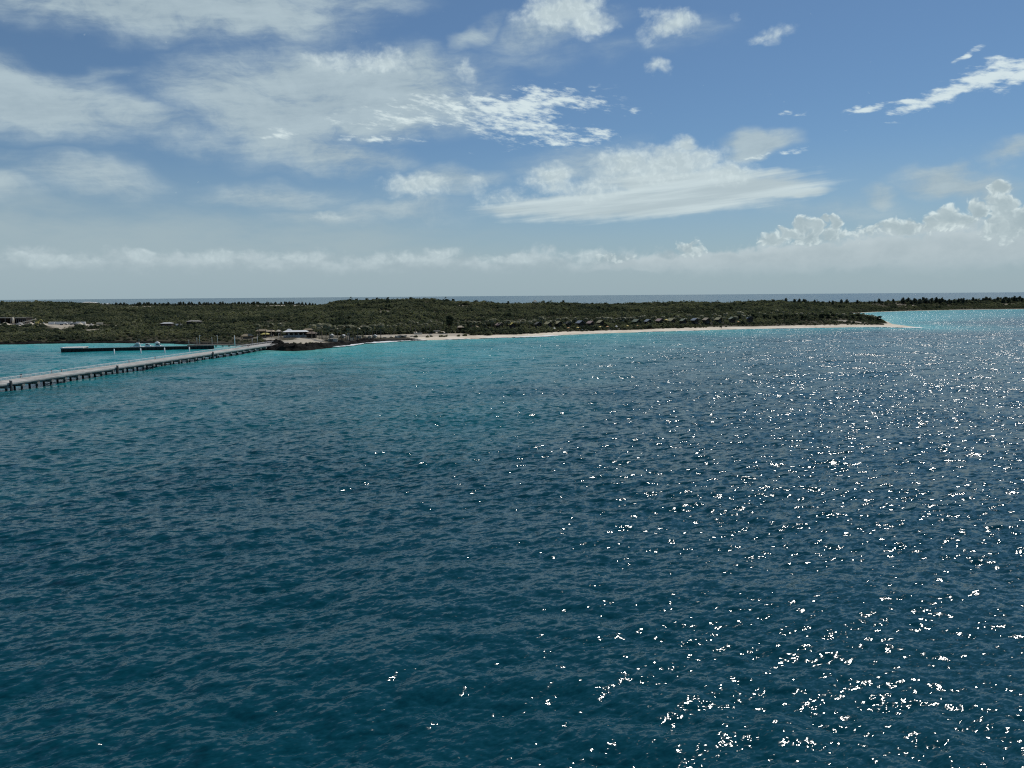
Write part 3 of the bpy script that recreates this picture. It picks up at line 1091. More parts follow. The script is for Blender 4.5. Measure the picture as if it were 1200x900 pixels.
def scrub_points():
    step = 3.9
    xs = np.arange(-1500, 2050, step)
    ys = np.arange(470, 2360, step)
    X, Y = np.meshgrid(xs, ys)
    X = (X + RNG.uniform(-.48, .48, X.shape) * step * 1.2).ravel()
    Y = (Y + RNG.uniform(-.48, .48, Y.shape) * step * 1.2).ravel()
    px = visible_px(X, Y)
    ok = (px > -330) & (px < 1530)
    ok &= (X > GX0 + 20) & (X < GX0 + GS * GNX - 20)
    X, Y, px = X[ok], Y[ok], px[ok]
    sd = bil(SD, X, Y)
    Dr = np.interp(px, [r[0] for r in RIDGE], [r[1] for r in RIDGE])
    sandy = ((px > 470) & (Y < 1400)) | ((px > 1000) & (px < 1110))
    lim = np.where((px > 985) & (Y > 838), 4.0, 22 + 5 * lattice_noise(X, Y, 40, 8, 3))
    lim = np.where(sandy, lim, np.where(px < 300, 9, 17) + 4 * lattice_noise(X, Y, 18, 6, 3))
    ok = (sd > lim) & (clear_amount(X, Y) < 0.4)
    back = Y - Dr
    ok &= (back < 90) | (RNG.random(len(X)) < 0.22)
    thin = lattice_noise(X, Y, 45, 61, 4)
    ok &= RNG.random(len(X)) < np.clip(0.95 + 0.7 * thin, 0.15, 1)
    ok &= lattice_noise(X, Y, 38, 91, 3) < 0.86
    X, Y, sd = X[ok], Y[ok], sd[ok]
    Z = bil(ZG, X, Y)
    big = lattice_noise(X, Y, 70, 63, 3)
    near = sstep((sd - 20) / 40)
    S = (0.66 + 0.7 * RNG.random(len(X)) ** 3 + 0.5 * big) * (0.62 + 0.38 * near)
    S *= np.where(RNG.random(len(X)) < 0.04, 1.6, 1.0)
    return X, Y, Z, np.clip(S, 0.35, 2.0)


def build_scrub():
    X, Y, Z, S = scrub_points()
    n = len(X)
    bush_col = bpy.data.collections.new('scrub_sources')
    for i in range(7):
        bush_col.objects.link(bpy.data.objects.new('scrub_bush', bush_mesh(100 + i)))
    me = bpy.data.meshes.new('scrub')
    me.vertices.add(n)
    me.vertices.foreach_set('co', np.stack([X, Y, Z - 0.15], -1).astype(np.float32).ravel())
    for nm, val in (('scl', S * 1.2), ('rot', RNG.uniform(0, 6.283, n)), ('pick', RNG.integers(0, 7, n).astype(float)), ('squash', RNG.uniform(0.62, 1.05, n))):
        a = me.attributes.new(nm, 'FLOAT', 'POINT')
        a.data.foreach_set('value', np.asarray(val, np.float32))
    o = link('scrub', me, kind='stuff')
    ng = bpy.data.node_groups.new('scrub_scatter', 'GeometryNodeTree')
    ng.interface.new_socket('Geometry', in_out='INPUT', socket_type='NodeSocketGeometry')
    ng.interface.new_socket('Geometry', in_out='OUTPUT', socket_type='NodeSocketGeometry')
    N, L = ng.nodes, ng.links
    gi, go = N.new('NodeGroupInput'), N.new('NodeGroupOutput')

    def na(name):
        k = N.new('GeometryNodeInputNamedAttribute')
        k.data_type = 'FLOAT'
        k.inputs['Name'].default_value = name
        return k.outputs['Attribute']
    ci = N.new('GeometryNodeCollectionInfo')
    ci.inputs['Collection'].default_value = bush_col
    ci.inputs['Separate Children'].default_value = True
    ci.inputs['Reset Children'].default_value = True
    ip = N.new('GeometryNodeInstanceOnPoints')
    ip.inputs['Pick Instance'].default_value = True
    L.new(gi.outputs[0], ip.inputs['Points'])
    L.new(ci.outputs[0], ip.inputs['Instance'])
    L.new(na('pick'), ip.inputs['Instance Index'])
    cr = N.new('ShaderNodeCombineXYZ')
    L.new(na('rot'), cr.inputs['Z'])
    L.new(cr.outputs[0], ip.inputs['Rotation'])
    cs = N.new('ShaderNodeCombineXYZ')
    L.new(na('scl'), cs.inputs[0])
    L.new(na('scl'), cs.inputs[1])
    mu = N.new('ShaderNodeMath')
    mu.operation = 'MULTIPLY'
    L.new(na('scl'), mu.inputs[0])
    L.new(na('squash'), mu.inputs[1])
    L.new(mu.outputs[0], cs.inputs[2])
    L.new(cs.outputs[0], ip.inputs['Scale'])
    L.new(ip.outputs[0], go.inputs[0])
    md = o.modifiers.new('scatter', 'NODES')
    md.node_group = ng
    print('scrub bushes', n)


build_scrub()


def palm_meshes(seed):
    rng = np.random.default_rng(seed)
    h = rng.uniform(6.8, 8.6)
    lean = rng.uniform(-0.9, 0.9, 2)
    ts = np.linspace(0, 1, 7)
    pts = [(lean[0] * t ** 2, lean[1] * t ** 2, h * t) for t in ts]
    trunk = MB().path(pts, [0.26 - 0.12 * t + (0.1 if t == 0 else 0) for t in ts], 7).mesh('trunk', M_PALMTRUNK, True)
    top = np.array(pts[-1])
    V, Q = [], []
    for k in range(22):
        a = k * 2.4 + rng.uniform(-.3, .3)
        e0 = rng.uniform(0.0, 1.15)
        ln = rng.uniform(2.6, 3.5)
        d = np.array([math.cos(a), math.sin(a)])
        side = np.array([-d[1], d[0], 0])
        p, el, rows = top.copy(), e0, []
        for s in range(7):
            w = (0.25, 0.75, 0.95, 0.92, 0.78, 0.55, 0.1)[s]
            rows.append((p.copy(), w))
            st = ln / 6
            p = p + st * np.array([d[0] * math.cos(el), d[1] * math.cos(el), math.sin(el)])
            el -= 0.30 + 0.05 * s
        for sgn in (-1, 1):
            for (p0, w0), (p1, w1) in zip(rows[:-1], rows[1:]):
                for c in range(2):        # slit leaflets
                    q0, q1 = p0 + (p1 - p0) * (c * .5), p0 + (p1 - p0) * (c * .5 + .40)
                    wa = w0 + (w1 - w0) * c * .5
                    dr = np.array([0, 0, -0.30 * wa])
                    n = len(V) * 4
                    V.append([q0, q1, q1 + sgn * side * wa + dr + (p1 - p0) * .25, q0 + sgn * side * wa + dr + (p1 - p0) * .25])
    v = np.array(V).reshape(-1, 3)
    crown = np_mesh('crown', v, np.arange(len(v)).reshape(-1, 4), M_PALM, False)
    return trunk, crown


def broad_meshes(seed, h=7.0, spread=3.2, n=420, mat=None, size=0.75):
    rng = np.random.default_rng(seed)
    mb = MB()
    mb.path([(0, 0, -0.3), (0.1, 0, h * .25), (-0.1, 0.15, h * .55)], [0.30, 0.22, 0.12], 7)
    blobs = []
    for k in range(9):
        a, r = rng.uniform(0, 6.28), spread * rng.uniform(0.15, 0.75)
        z = h * rng.uniform(0.42, 0.86)
        c = (math.cos(a) * r, math.sin(a) * r, z)
        blobs.append((c, (spread * rng.uniform(.26, .46), spread * rng.uniform(.26, .46), h * rng.uniform(.10, .19))))
        mb.path([(0, 0, h * .3), (c[0] * .6, c[1] * .6, z * .78), c], [0.13, 0.08, 0.03], 5)
    trunk = mb.mesh('trunk', M_BARK, True)
    c, d = crown_points(blobs, n, rng, 0.5)
    v, q = leaf_quads(c, size, rng, 0.3, 1.0, d)
    return trunk, np_mesh('crown', v, q, mat or M_TREE, False)


def casuarina_meshes(seed, h=13.0, n=300, size=0.55, loose=1.0, mat=None):
    rng = np.random.default_rng(seed)
    mb = MB()
    bend = rng.uniform(-.6, .6)
    mb.path([(0, 0, -0.3), (bend * .3, 0, h * .4), (bend, 0.1, h * .93)], [0.26, 0.17, 0.04], 6)
    C = []
    nb = 16
    for k in range(nb):
        t = 0.22 + 0.74 * k / nb
        a = k * 2.4 + rng.uniform(-.5, .5)
        ln = (1 - t) * h * 0.28 * rng.uniform(.5, 1.35) + 0.7
        p0 = np.array([bend * t, 0, h * t])
        p1 = p0 + np.array([math.cos(a) * ln, math.sin(a) * ln, ln * rng.uniform(.35, .8)])
        mb.path([p0, p1], [0.06, 0.02], 4)
        m = max(8, int(n * ln / 40))
        u = rng.random((m, 1)) ** .7
        C.append(p0 + (p1 - p0) * u * 1.1 + rng.normal(size=(m, 3)) * (0.20 + 0.10 * ln) * loose)
    C.append(np.array([bend, 0.1, h * .93]) + rng.normal(size=(10, 3)) * np.array([.25, .25, .55]))
    trunk = mb.mesh('trunk', M_BARK, True)
    c = np.concatenate(C)
    v, q = leaf_quads(c, size, rng, 0.2, 1.7)
    return trunk, np_mesh('crown', v, q, mat or M_PINE, False)


def tree_protos(fn, seeds, **kw):
    return [fn(s, **kw) for s in seeds]


def plant(name, pair, label, cat, group, loc, scale, rz):
    t = thing(name, label, cat, loc, rz, group, scale)
    link('trunk', pair[0], t)
    link('crown', pair[1], t)
    return t


PALMS = tree_protos(palm_meshes, (1, 2, 3, 4, 5, 6))
BROAD = tree_protos(broad_meshes, (11, 12, 13, 14, 15))
CASU = tree_protos(casuarina_meshes, (21, 22, 23, 24, 25, 26), size=0.8, loose=1.5, n=420)
CASU_FAR = tree_protos(casuarina_meshes, (41, 42, 43, 44, 45, 46), size=1.4, loose=2.6, n=420, mat=M_PINE_HAZED)


def spread_cols(a, b, n, j=0.35):
    st = (b - a) / n
    return [a + st * (i + .5 + random.uniform(-j, j)) for i in range(n)]


def palm_row(cols, D, group, where, size=1.0, jit=14.0):
    pos = []
    for p in cols:
        pos.append((p, D(p) + random.uniform(-jit, jit)))
    for i, (p, d) in enumerate(pos):
        v = at_dist(p, d)
        h = size * random.uniform(0.82, 1.22)
        plant('palm_tree', PALMS[(i * 5 + 1) % 6], f'{ordinal(i)} palm tree from the left {where}', 'palm tree', group, (v.x, v.y, v.z - .1), (h, h, h), random.uniform(0, 6.28))


palm_row([383.5, 388, 392, 397, 402, 406.5, 411, 415.5, 420, 424.5, 429, 434, 438, 443, 447.5], lambda p: np.interp(p, [383, 448], [566, 606]), 'palms behind the dark rocks',
         'in the grove behind the dark rocks', 1.3, 9)
palm_row([306, 313, 320, 331, 367, 371.5, 375.5, 379], lambda p: np.interp(p, [300, 380], [602, 575]), 'palms round the landing plaza', 'around the pavilion by the pier landing', 1.2, 6)
palm_row([456, 463, 469, 475.5, 482, 488, 494, 500, 505, 511, 517, 537, 545], lambda p: np.interp(p, [450, 545], [640, 672]), 'palms along the sandy paths', 'along the pale sandy paths', 1.1, 10)
palm_row([553, 560, 571, 578, 594, 610, 615, 621, 626, 634, 637, 646, 650, 660, 668, 674], lambda p: np.interp(p, [550, 680], [690, 735]), 'palms at the west end of the beach', 'behind the start of the beach', 1.1, 8)
palm_row([700, 709, 715, 721, 726, 735, 740, 752, 764, 776, 792, 806, 820, 834, 849, 864, 869], lambda p: np.interp(p, [690, 870], [742, 850]), 'palms between the beach cabins', 'among the beach cabins', 1.08, 8)
palm_row(spread_cols(548, 880, 46, .45), lambda p: np.interp(p, [548, 880], [686, 822]), 'palms at the edge of the sand', 'at the edge of the beach sand', 0.95, 5)
palm_row([887, 895, 902, 909, 916, 923, 931, 938, 946, 953, 961, 970, 979, 987, 995, 1003, 1011, 1018, 1022], lambda p: np.interp(p, [885, 1025], [905, 850]), 'palms on the headland', 'on the dark headland', 0.85, 20)


def tree_row(cols, D, protos, name, cat, group, lab, s0, s1, jit):
    for i, p in enumerate(cols):
        d = (D(p) if callable(D) else D) + random.uniform(-jit, jit)
        v = at_dist(p, d)
        s = random.uniform(s0, s1)
        w = s * random.uniform(0.85, 1.2)
        plant(name, protos[(i * 7 + 2) % len(protos)], f'{ordinal(i)} {lab}', cat, group, (v.x, v.y, v.z - .2), (w, w, s), random.uniform(0, 6.28))


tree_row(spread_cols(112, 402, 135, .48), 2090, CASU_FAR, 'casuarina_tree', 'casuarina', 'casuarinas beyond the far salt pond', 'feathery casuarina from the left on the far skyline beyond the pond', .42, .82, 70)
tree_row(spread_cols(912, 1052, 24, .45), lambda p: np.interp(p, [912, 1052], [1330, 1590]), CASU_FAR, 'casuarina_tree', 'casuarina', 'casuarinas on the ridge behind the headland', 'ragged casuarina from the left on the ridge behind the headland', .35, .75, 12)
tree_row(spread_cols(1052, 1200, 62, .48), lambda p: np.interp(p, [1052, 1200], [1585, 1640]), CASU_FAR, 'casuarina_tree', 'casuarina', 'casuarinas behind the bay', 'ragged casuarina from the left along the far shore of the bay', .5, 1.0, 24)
tree_row(spread_cols(10, 108, 9, .4), 1285, CASU, 'casuarina_tree', 'casuarina', 'casuarinas on the left ridge', 'small casuarina from the left on the ridge above the works yard', .3, .5, 20)
tree_row(spread_cols(404, 600, 15, .45), 1140, BROAD, 'ridge_tree', 'tree', 'trees on the middle ridge', 'rounded tree from the left standing out on the middle ridge', .6, .95, 14)
tree_row(spread_cols(690, 900, 16, .45), 1160, BROAD, 'ridge_tree', 'tree', 'trees on the low right ridge', 'small tree from the left on the low ridge behind the cabins', .5, .8, 14)
tree_row(spread_cols(838, 1030, 30, .4), lambda p: np.interp(p, [838, 1030], [860, 842]) + 18, BROAD, 'seagrape_tree', 'tree', 'broad trees on the headland', 'broad dark tree from the left on the headland', .75, 1.2, 22)
tree_row(spread_cols(545, 838, 62, .45), lambda p: np.interp(p, [545, 838], [695, 830]) + (14 if random.random() < .72 else -3), BROAD, 'seagrape_tree', 'tree', 'broad trees behind the beach', 'bushy tree from the left along the back of the beach', .55, 1.0, 9)

v = at_dist(660, 1150)
plant('casuarina_tree', CASU[2], 'lone casuarina standing above the middle ridge against the sea', 'casuarina', None, (v.x, v.y, v.z), (.95, .95, .62), 1.0)
big = broad_meshes(31, 13.5, 4.6, 1500, M_PINE, 0.75)
v = at_dist(527, 655)
plant('tall_tree', big, 'tallest dark tree at the west end of the beach', 'tree', None, (v.x, v.y, v.z), (1.0, 1.0, 1.12), 0.4)


# ------------------------------------------------------------------ the long trestle pier
PIER_A, PIER_D = Vector((-191.6, 281.0)), Vector((0.137, 0.9906)).normalized()    # near edge of the deck and its direction towards land
PIER_N = Vector((-PIER_D.y, PIER_D.x))                                             # towards the far edge
PW, PZ = 10.0, 3.0
PIER_ROT = math.atan2(PIER_D.y, PIER_D.x)


def pier_pt(s, w, z=0.0):
    """s metres along from the left picture edge, w metres in from the near edge."""
    p = PIER_A + PIER_D * s + PIER_N * w
    return Vector((p.x, p.y, z))


def pier_s(px):
    """Where picture column px meets the near edge."""
    t = (px - 600) / FPX * 1.0045
    return (t * PIER_A.y - PIER_A.x) / (PIER_D.x - t * PIER_D.y)


def build_pier():
    t = thing('trestle_pier', 'long pale concrete pier on dark piles running from the left edge to the rocky landing', 'pier', pier_pt(0, PW / 2, 0), PIER_ROT)
    S0, S1 = -70.0, 252.0
    h = PW / 2
    mb = MB()
    step = 7.65
    s = S0
    while s < S1 - .1:                                   # precast deck slabs with open joints
        e = min(s + step, S1)
        mb.box(((s + e) / 2, 0, PZ - 0.2), (e - s - 0.07, PW, 0.4))
        s = e
    mb.build('deck', M_DECK, t)
    for sg in (-1, 1):
        MB().box(((S0 + S1) / 2, sg * (h - 0.55), PZ - 0.62), (S1 - S0, 0.7, 0.42)).build('edge_beam', M_CONCD, t)
        MB().box(((S0 + S1) / 2, sg * (h - 0.2), PZ + 0.13), (S1 - S0, 0.36, 0.25)).build('kerb', M_CONC, t)
    rail = MB()
    rail.box(((S0 + S1) / 2, h - 0.12, PZ + 1.22), (S1 - S0, 0.14, 0.20)).box(((S0 + S1) / 2, h - 0.12, PZ + 0.72), (S1 - S0, 0.05, 0.06))
    for k in range(int((S1 - S0) / 2.55)):
        rail.box((S0 + 1 + k * 2.55, h - 0.12, PZ + 0.72), (0.09, 0.09, 0.95))
    rail.build('railing', M_WHITE, t)
    n = 0
    s = S0 + 1
    sol = pier_s(27.0)
    s = sol - step * math.floor((sol - S0) / step)
    pile_me = MB().tube((0, 0, -5), (0, 0, PZ - 1.75), 0.42, 0.42, 10).mesh('pile', M_PILE, True)
    cap_me = MB().box((0, 0, PZ - 1.38), (1.35, PW - 0.1, 0.84)).mesh('pile_cap', M_CONCD)
    while s < S1 - 3:
        c = link('pile_cap', cap_me, t)
        c.location = (s, 0, 0)
        for y in (-h + 1.0, -h + 4.2):
            q = link('pile', pile_me, c)
            q.location = (0, y, 0)
        s += step
    for px_ in (10.5, 137, 250):                          # fender posts with a box light on top, hung on the near side
        s = pier_s(px_)
        f = MB().box((s, -h - 0.45, 1.2), (0.75, 0.6, 5.6)).build('fender_post', M_PILE, t)
        MB().box((s, -h - 0.45, 4.15), (0.8, 0.66, 0.32)).build('fender_cap', M_CONC, f)


build_pier()


# ------------------------------------------------------------------ sheet-pile breakwater with its head, mooring posts
BW_A, BW_B = at(72, 413), at(251, 408.9)


def build_breakwater():
    d = BW_B - BW_A
    L = d.length
    t = thing('breakwater', 'low black sheet-pile breakwater lying in turquoise water behind the pier', 'breakwater', BW_A, math.atan2(d.y, d.x))
    mb = MB()
    n = int(L / 1.2)
    for k in range(n):                                    # corrugated sheet piling
        x0 = L * k / n
        mb.box((x0 + L / n / 2, 0.35 if k % 2 else 0.0, -0.8), (L / n, 0.35, 6.0))
    mb.build('sheet_piling', M_SHEET, t)
    MB().box((L / 2, 0.2, 2.33), (L, 1.1, 0.26)).build('capping_beam', M_CONCD, t)
    hd = MB().box((6.2, 6.0, -0.2), (13.0, 11.4, 5.4)).build('head_block', M_SHEET, t)
    MB().box((6.2, 5.9, 2.72), (13.6, 12.2, 0.44)).build('head_slab', M_CONC, hd)
    MB().box((0.2, 1.2, 3.05), (1.6, 2.6, 0.5), taper=0.8).build('bollard_plinth', M_WHITE, hd)
    for k in range(12):
        if k > 0:
            MB().tube((2 + k * L / 12.0, -0.35, -1.0), (2 + k * L / 12.0, -0.35, 1.6), 0.28, 0.28, 8).build('rubber_fender', M_RUBBER, t, True)
    for i, (px_, py_) in enumerate(((134, 414.6), (165, 413.6), (193, 412.8), (222, 412.0))):
        p = at(px_, py_)
        lab = ('white mooring post nearest the open end of the breakwater', 'white mooring post in front of the white cabin cruisers',
               'white mooring post just right of the moored boats', 'white mooring post where the breakwater meets the timber jetty')[i]
        m = thing('mooring_post', lab, 'mooring post', (p.x, p.y, 0), 0, 'white mooring posts along the breakwater')
        MB().tube((0, 0, -5), (0, 0, 3.0), 0.36, 0.36, 10).build('post', M_WHITE, m, True)
        MB().cone((0, 0, 3.0), 0.42, 0.45, 10).build('post_cap', M_STEEL, m, True)


build_breakwater()


# ------------------------------------------------------------------ boats behind the breakwater
def hull_mesh(L, B, H, mat):
    secs, n = [], 9
    for i in range(n):
        t = i / (n - 1)
        x = L * (t - 0.5)
        w = B / 2 * (1 - max(0, (t - 0.45) / 0.55) ** 2.2) * (0.9 + 0.1 * min(1, t * 4))
        top = H * (0.9 + 0.35 * t ** 2)
        secs.append([(x, -w, top), (x + .05 * L * t ** 3, -w * .82, H * .35), (x, -w * .35, -0.35), (x, w * .35, -0.35), (x + .05 * L * t ** 3, w * .82, H * .35), (x, w, top)])
    v = [p for s in secs for p in s]
    f = []
    for i in range(n - 1):
        for k in range(5):
            f.append((i * 6 + k, i * 6 + k + 1, (i + 1) * 6 + k + 1, (i + 1) * 6 + k))
        f.append((i * 6 + 5, i * 6, (i + 1) * 6, (i + 1) * 6 + 5))
    f.append((0, 1, 2, 3, 4, 5)[::-1])
    mb = MB().add(v, f)
    return mb


def build_boat(label, p, rz, L, fly, tent):
    t = thing('motor_boat', label, 'boat', p, rz, 'white boats moored behind the breakwater', 1.12)
    B, H = L * 0.33, 1.35
    h = hull_mesh(L, B, H, M_WHITE).build('hull', M_WHITE, t, True)
    MB().box((-L * .05, 0, 0.62), (L * .72, B * .99, 0.16)).build('stripe', FABRIC['navy'], h)
    cab = MB().prism([(-L * .20, H * 1.0), (-L * .17, H + 1.55), (L * .12, H + 1.55), (L * .26, H + 0.35), (L * .27, H * 1.0)], -B * .36, B * .36).build('cabin', M_WHITE, t)
    for sg in (-1, 1):
        MB().prism([(-L * .14, H + .7), (-L * .13, H + 1.25), (L * .11, H + 1.25), (L * .18, H + .75)], sg * B * .364 - .02, sg * B * .364 + .02).build('side_window', M_GLASS, cab)
    MB().box((L * .195, 0, H + .98), (0.05, B * .6, 0.95), ry=-0.86).build('windscreen', M_GLASS, cab)
    if fly:
        MB().box((-L * .05, 0, H + 1.95), (L * .22, B * .56, 0.75), taper=.9).build('flybridge', M_WHITE, t)
        MB().tube((-L * .12, 0, H + 1.6), (-L * .16, 0, H + 4.6), 0.07, 0.04, 6).build('mast', M_WHITE, t)
        MB().box((-L * .30, 0, H + 1.75), (L * .22, B * .7, 0.09)).build('cockpit_roof', M_WHITE, t)
    if tent:
        MB().hip((-L * .04, 0, H + 1.95), L * .42, B * .85, 1.1, .15, .1).build('canopy', M_WHITE, t)
        c = MB()
        for sx in (-1, 1):
            for sy in (-1, 1):
                c.tube((-L * .04 + sx * L * .18, sy * B * .36, H), (-L * .04 + sx * L * .18, sy * B * .36, H + 2.0), .05, .05, 5)
        c.build('canopy_posts', M_STEEL, t)


for lab, px_, D_, rz, L, fly, tent in (('white cabin cruiser with flybridge and mast moored left behind the breakwater', 163, 521, 3.25, 8.2, True, False),
                                       ('low white motor boat with dark windows between the two taller boats', 175, 524, 0.15, 6.6, False, False),
                                       ('white boat under a peaked white canopy moored behind the breakwater', 187, 524, 0.05, 7.0, False, True)):
    build_boat(lab, ((px_ - 600) / FPX * D_ * 1.0045, D_, 0), rz, L, fly, tent)


# ------------------------------------------------------------------ timber jetty and lamp posts
def sea_pt(px_, D, z=0.0):
    return Vector(((px_ - 600) / FPX * D * 1.0045, D, z))


JA, JB = sea_pt(222, 531), sea_pt(300, 536)


def build_jetty():
    d = JB - JA
    L = d.length
    t = thing('timber_jetty', 'brown timber jetty on short piles behind the dark breakwater', 'jetty', JA, math.atan2(d.y, d.x))
    MB().box((L / 2, 0, 1.65), (L, 3.4, 0.22)).build('deck', M_GREYWOOD, t)
    MB().box((L / 2, -1.6, 1.35), (L, 0.2, 0.36)).build('edge_beam', M_TIMBER, t)
    r = MB().box((L / 2, 1.6, 2.75), (L, 0.1, 0.1))
    for k in range(int(L / 3)):
        r.box((1 + k * 3, 1.6, 2.25), (0.1, 0.1, 1.0))
    r.build('railing', M_GREYWOOD, t)
    pm = MB().tube((0, 0, -3), (0, 0, 1.6), 0.2, 0.2, 7).mesh('pile', M_TIMBER, True)
    for k in range(int(L / 4.5)):
        for y in (-1.3, 1.3):
            q = link('pile', pm, t)
            q.location = (1.2 + k * 4.5, y, 0)


build_jetty()


def lamp_post(label, p, h, r=0.1, group='lamp posts by the pier landing'):
    t = thing('lamp_post', label, 'lamp post', p, random.uniform(0, 6), group)
    MB().tube((0, 0, -0.3), (0, 0, h), r * 1.25, r * .8, 8).build('post', M_WHITE, t, True)
    MB().box((0.45, 0, h - .03), (1.0, 0.12, 0.1)).build('arm', M_WHITE, t)
    hd = MB().box((0.95, 0, h - .12), (0.6, 0.34, 0.16), taper=.7).build('lamp_head', M_STEEL, t)
    MB().box((0.95, 0, h - .22), (0.42, 0.22, 0.05)).build('diffuser', M_CONC, hd)


d_ = JB - JA
for px_, h_, lab in ((222.5, 3.6, 'short white lamp post at the outer end of the timber jetty'), (232, 4.9, 'slim lamp post beside the tallest one on the timber jetty'),
                     (235.2, 6.6, 'tallest lamp post on the timber jetty'), (249.5, 5.0, 'lamp post halfway along the timber jetty'), (256, 6.4, 'tall lamp post near the inner half of the jetty')):
    k = (px_ - 222) / 78.0
    q = JA + d_ * k
    lamp_post(lab, (q.x, q.y + 1.2, 1.75), h_)
for px_, D_, h_, r_, lab in ((277, 532, 7.4, .26, 'thick pale post standing in the water beside the pier'), (297.3, 548, 4.8, .12, 'slim lamp post on the shore left of the taller one by the pier'),
                             (303.4, 548, 6.2, .13, 'tall lamp post on the shore where the pier lands'), (328.5, 566, 5.2, .1, 'lamp post in front of the white roofed pavilion')):
    q = at_dist(px_, D_)
    lamp_post(lab, (q.x, q.y, max(q.z, -1)), h_ + (1.2 if q.z < 0 else 0), r_)


# ------------------------------------------------------------------ people, a few pixels tall
def skin_body(name, chains, mat, sub=1):
    """Chains of (point, radius) joined at equal points, grown into one surface."""
    verts, rad, edges, idx = [], [], [], {}
    for ch in chains:
        last = None
        for p, r in ch:
            key = tuple(round(c, 3) for c in p)
            if key not in idx:
                idx[key] = len(verts)
                verts.append(p)
                rad.append(r)
            if last is not None and last != idx[key]:
                edges.append((last, idx[key]))
            last = idx[key]
    me = bpy.data.meshes.new(name)
    me.from_pydata(verts, edges, [])
    o = bpy.data.objects.new(name, me)
    COL.objects.link(o)
    sk = o.modifiers.new('skin', 'SKIN')
    sk.use_smooth_shade = True
    for i, sv in enumerate(me.skin_vertices[0].data):
        sv.radius = rad[i] if hasattr(rad[i], '__len__') else (rad[i], rad[i])
        sv.use_root = (i == 0)
    if sub:
        o.modifiers.new('sub', 'SUBSURF').levels = sub
    dg = bpy.context.evaluated_depsgraph_get()
    out = bpy.data.meshes.new_from_object(o.evaluated_get(dg))
    bpy.data.objects.remove(o)
    out.materials.clear()
    out.materials.append(mat)
    return out


def person_meshes():
    pel, chest, neck = (0, 0, .95), (0, 0, 1.32), (0, 0, 1.50)
    legs = [[(pel, .12), ((s * .10, 0, .88), .095), ((s * .11, .02 + s * .10, .48), .062), ((s * .11, -.02 + s * .22, .07), .045), ((s * .11, -.14 + s * .22, .04), .035)] for s in (-1, 1)]
    arms = [[(chest, .14), ((s * .20, 0, 1.40), .06), ((s * .26, .02 - s * .06, 1.12), .045), ((s * .27, -.05 - s * .12, .88), .034), ((s * .27, -.07 - s * .14, .79), .03)] for s in (-1, 1)]
    spine = [[(pel, .12), ((0, 0, 1.12), .125), (chest, .14), (neck, .055), ((0, -.01, 1.58), .075), ((0, -.015, 1.68), .095), ((0, 0, 1.76), .06)]]
    body = skin_body('person', spine + legs + arms, M_SKIN)
    shirt = skin_body('shirt', [[(pel, .145), ((0, 0, 1.12), .15), (chest, .165), ((0, 0, 1.43), .085)]] + [[(chest, .165), ((s * .21, 0, 1.40), .085), ((s * .25, .01 - s * .04, 1.2), .07)] for s in (-1, 1)], M_WHITE)
    short = skin_body('trousers', [[((0, 0, 1.02), .14), (pel, .15)]] + [[(pel, .15), ((s * .10, 0, .87), .115), ((s * .11, .02 + s * .10, .48), .085), ((s * .11, -.01 + s * .19, .16), .07)] for s in (-1, 1)], M_WHITE)
    hair = MB()
    vs = []
    for i in range(5):
        for k in range(8):
            th = i / 4 * 1.7
            vs.append((.112 * math.sin(th) * math.cos(k * math.pi / 4), .02 + .125 * math.sin(th) * math.sin(k * math.pi / 4), 1.685 + .125 * math.cos(th)))
    hair.add(vs, [(i * 8 + k, i * 8 + (k + 1) % 8, (i + 1) * 8 + (k + 1) % 8, (i + 1) * 8 + k) for i in range(4) for k in range(8)])
    return body, shirt, short, hair.mesh('hair', M_HAIR, True)


PERSON = person_meshes()


def person(label, p, rz, top, low, group):
    o = link('person', PERSON[0], None, None, label, 'person', group)
    o.location = p
    o.rotation_euler = (0, 0, rz)
    for nm, me, mt in (('shirt', PERSON[1], FABRIC[top]), ('trousers', PERSON[2], FABRIC[low]), ('hair', PERSON[3], None)):
        c = link(nm, me, o)
        if mt:
            c.material_slots[0].link = 'OBJECT'
            c.material_slots[0].material = mt


for px_, w_, top, low, lab in ((21, 10.6, 'black', 'grey', 'person in black leaning by the far pier railing nearest the left edge'), (22.4, 10.9, 'navy', 'black', 'person in navy standing beside the one in black at the pier railing'),
                               (58, 10.4, 'red', 'grey', 'person in a red top walking along the pier by the far railing'), (70, 10.2, 'navy', 'black', 'person in dark clothes walking ahead of the red one on the pier'),
                               (150, 10.5, 'black', 'navy', 'person in black on the pier in line with the breakwater'), (181, 10.4, 'black', 'black', 'person in black on the pier below the moored boats'),
                               (291, 5.5, 'navy', 'black', 'person in dark clothes on the pier close to the landing')):
    s_ = pier_s(px_)
    s_ += (w_ * abs(PIER_N.x) ) * 0.9
    # slide along the pier until the column matches
    for _ in range(30):
        q = pier_pt(s_, w_, PZ)
        s_ += (px_ - visible_px(q.x, q.y)) / 2.2
    person(lab, pier_pt(s_, w_, PZ), PIER_ROT + 1.57 + random.choice((0, 3.14)), top, low, 'people walking on the pier')


# ------------------------------------------------------------------ buildings at the landing
def posts(mb, xs, ys, z0, z1, r=0.12):
    for x in xs:
        for y in ys:
            mb.box((x, y, (z0 + z1) / 2), (r * 2, r * 2, z1 - z0))
    return mb


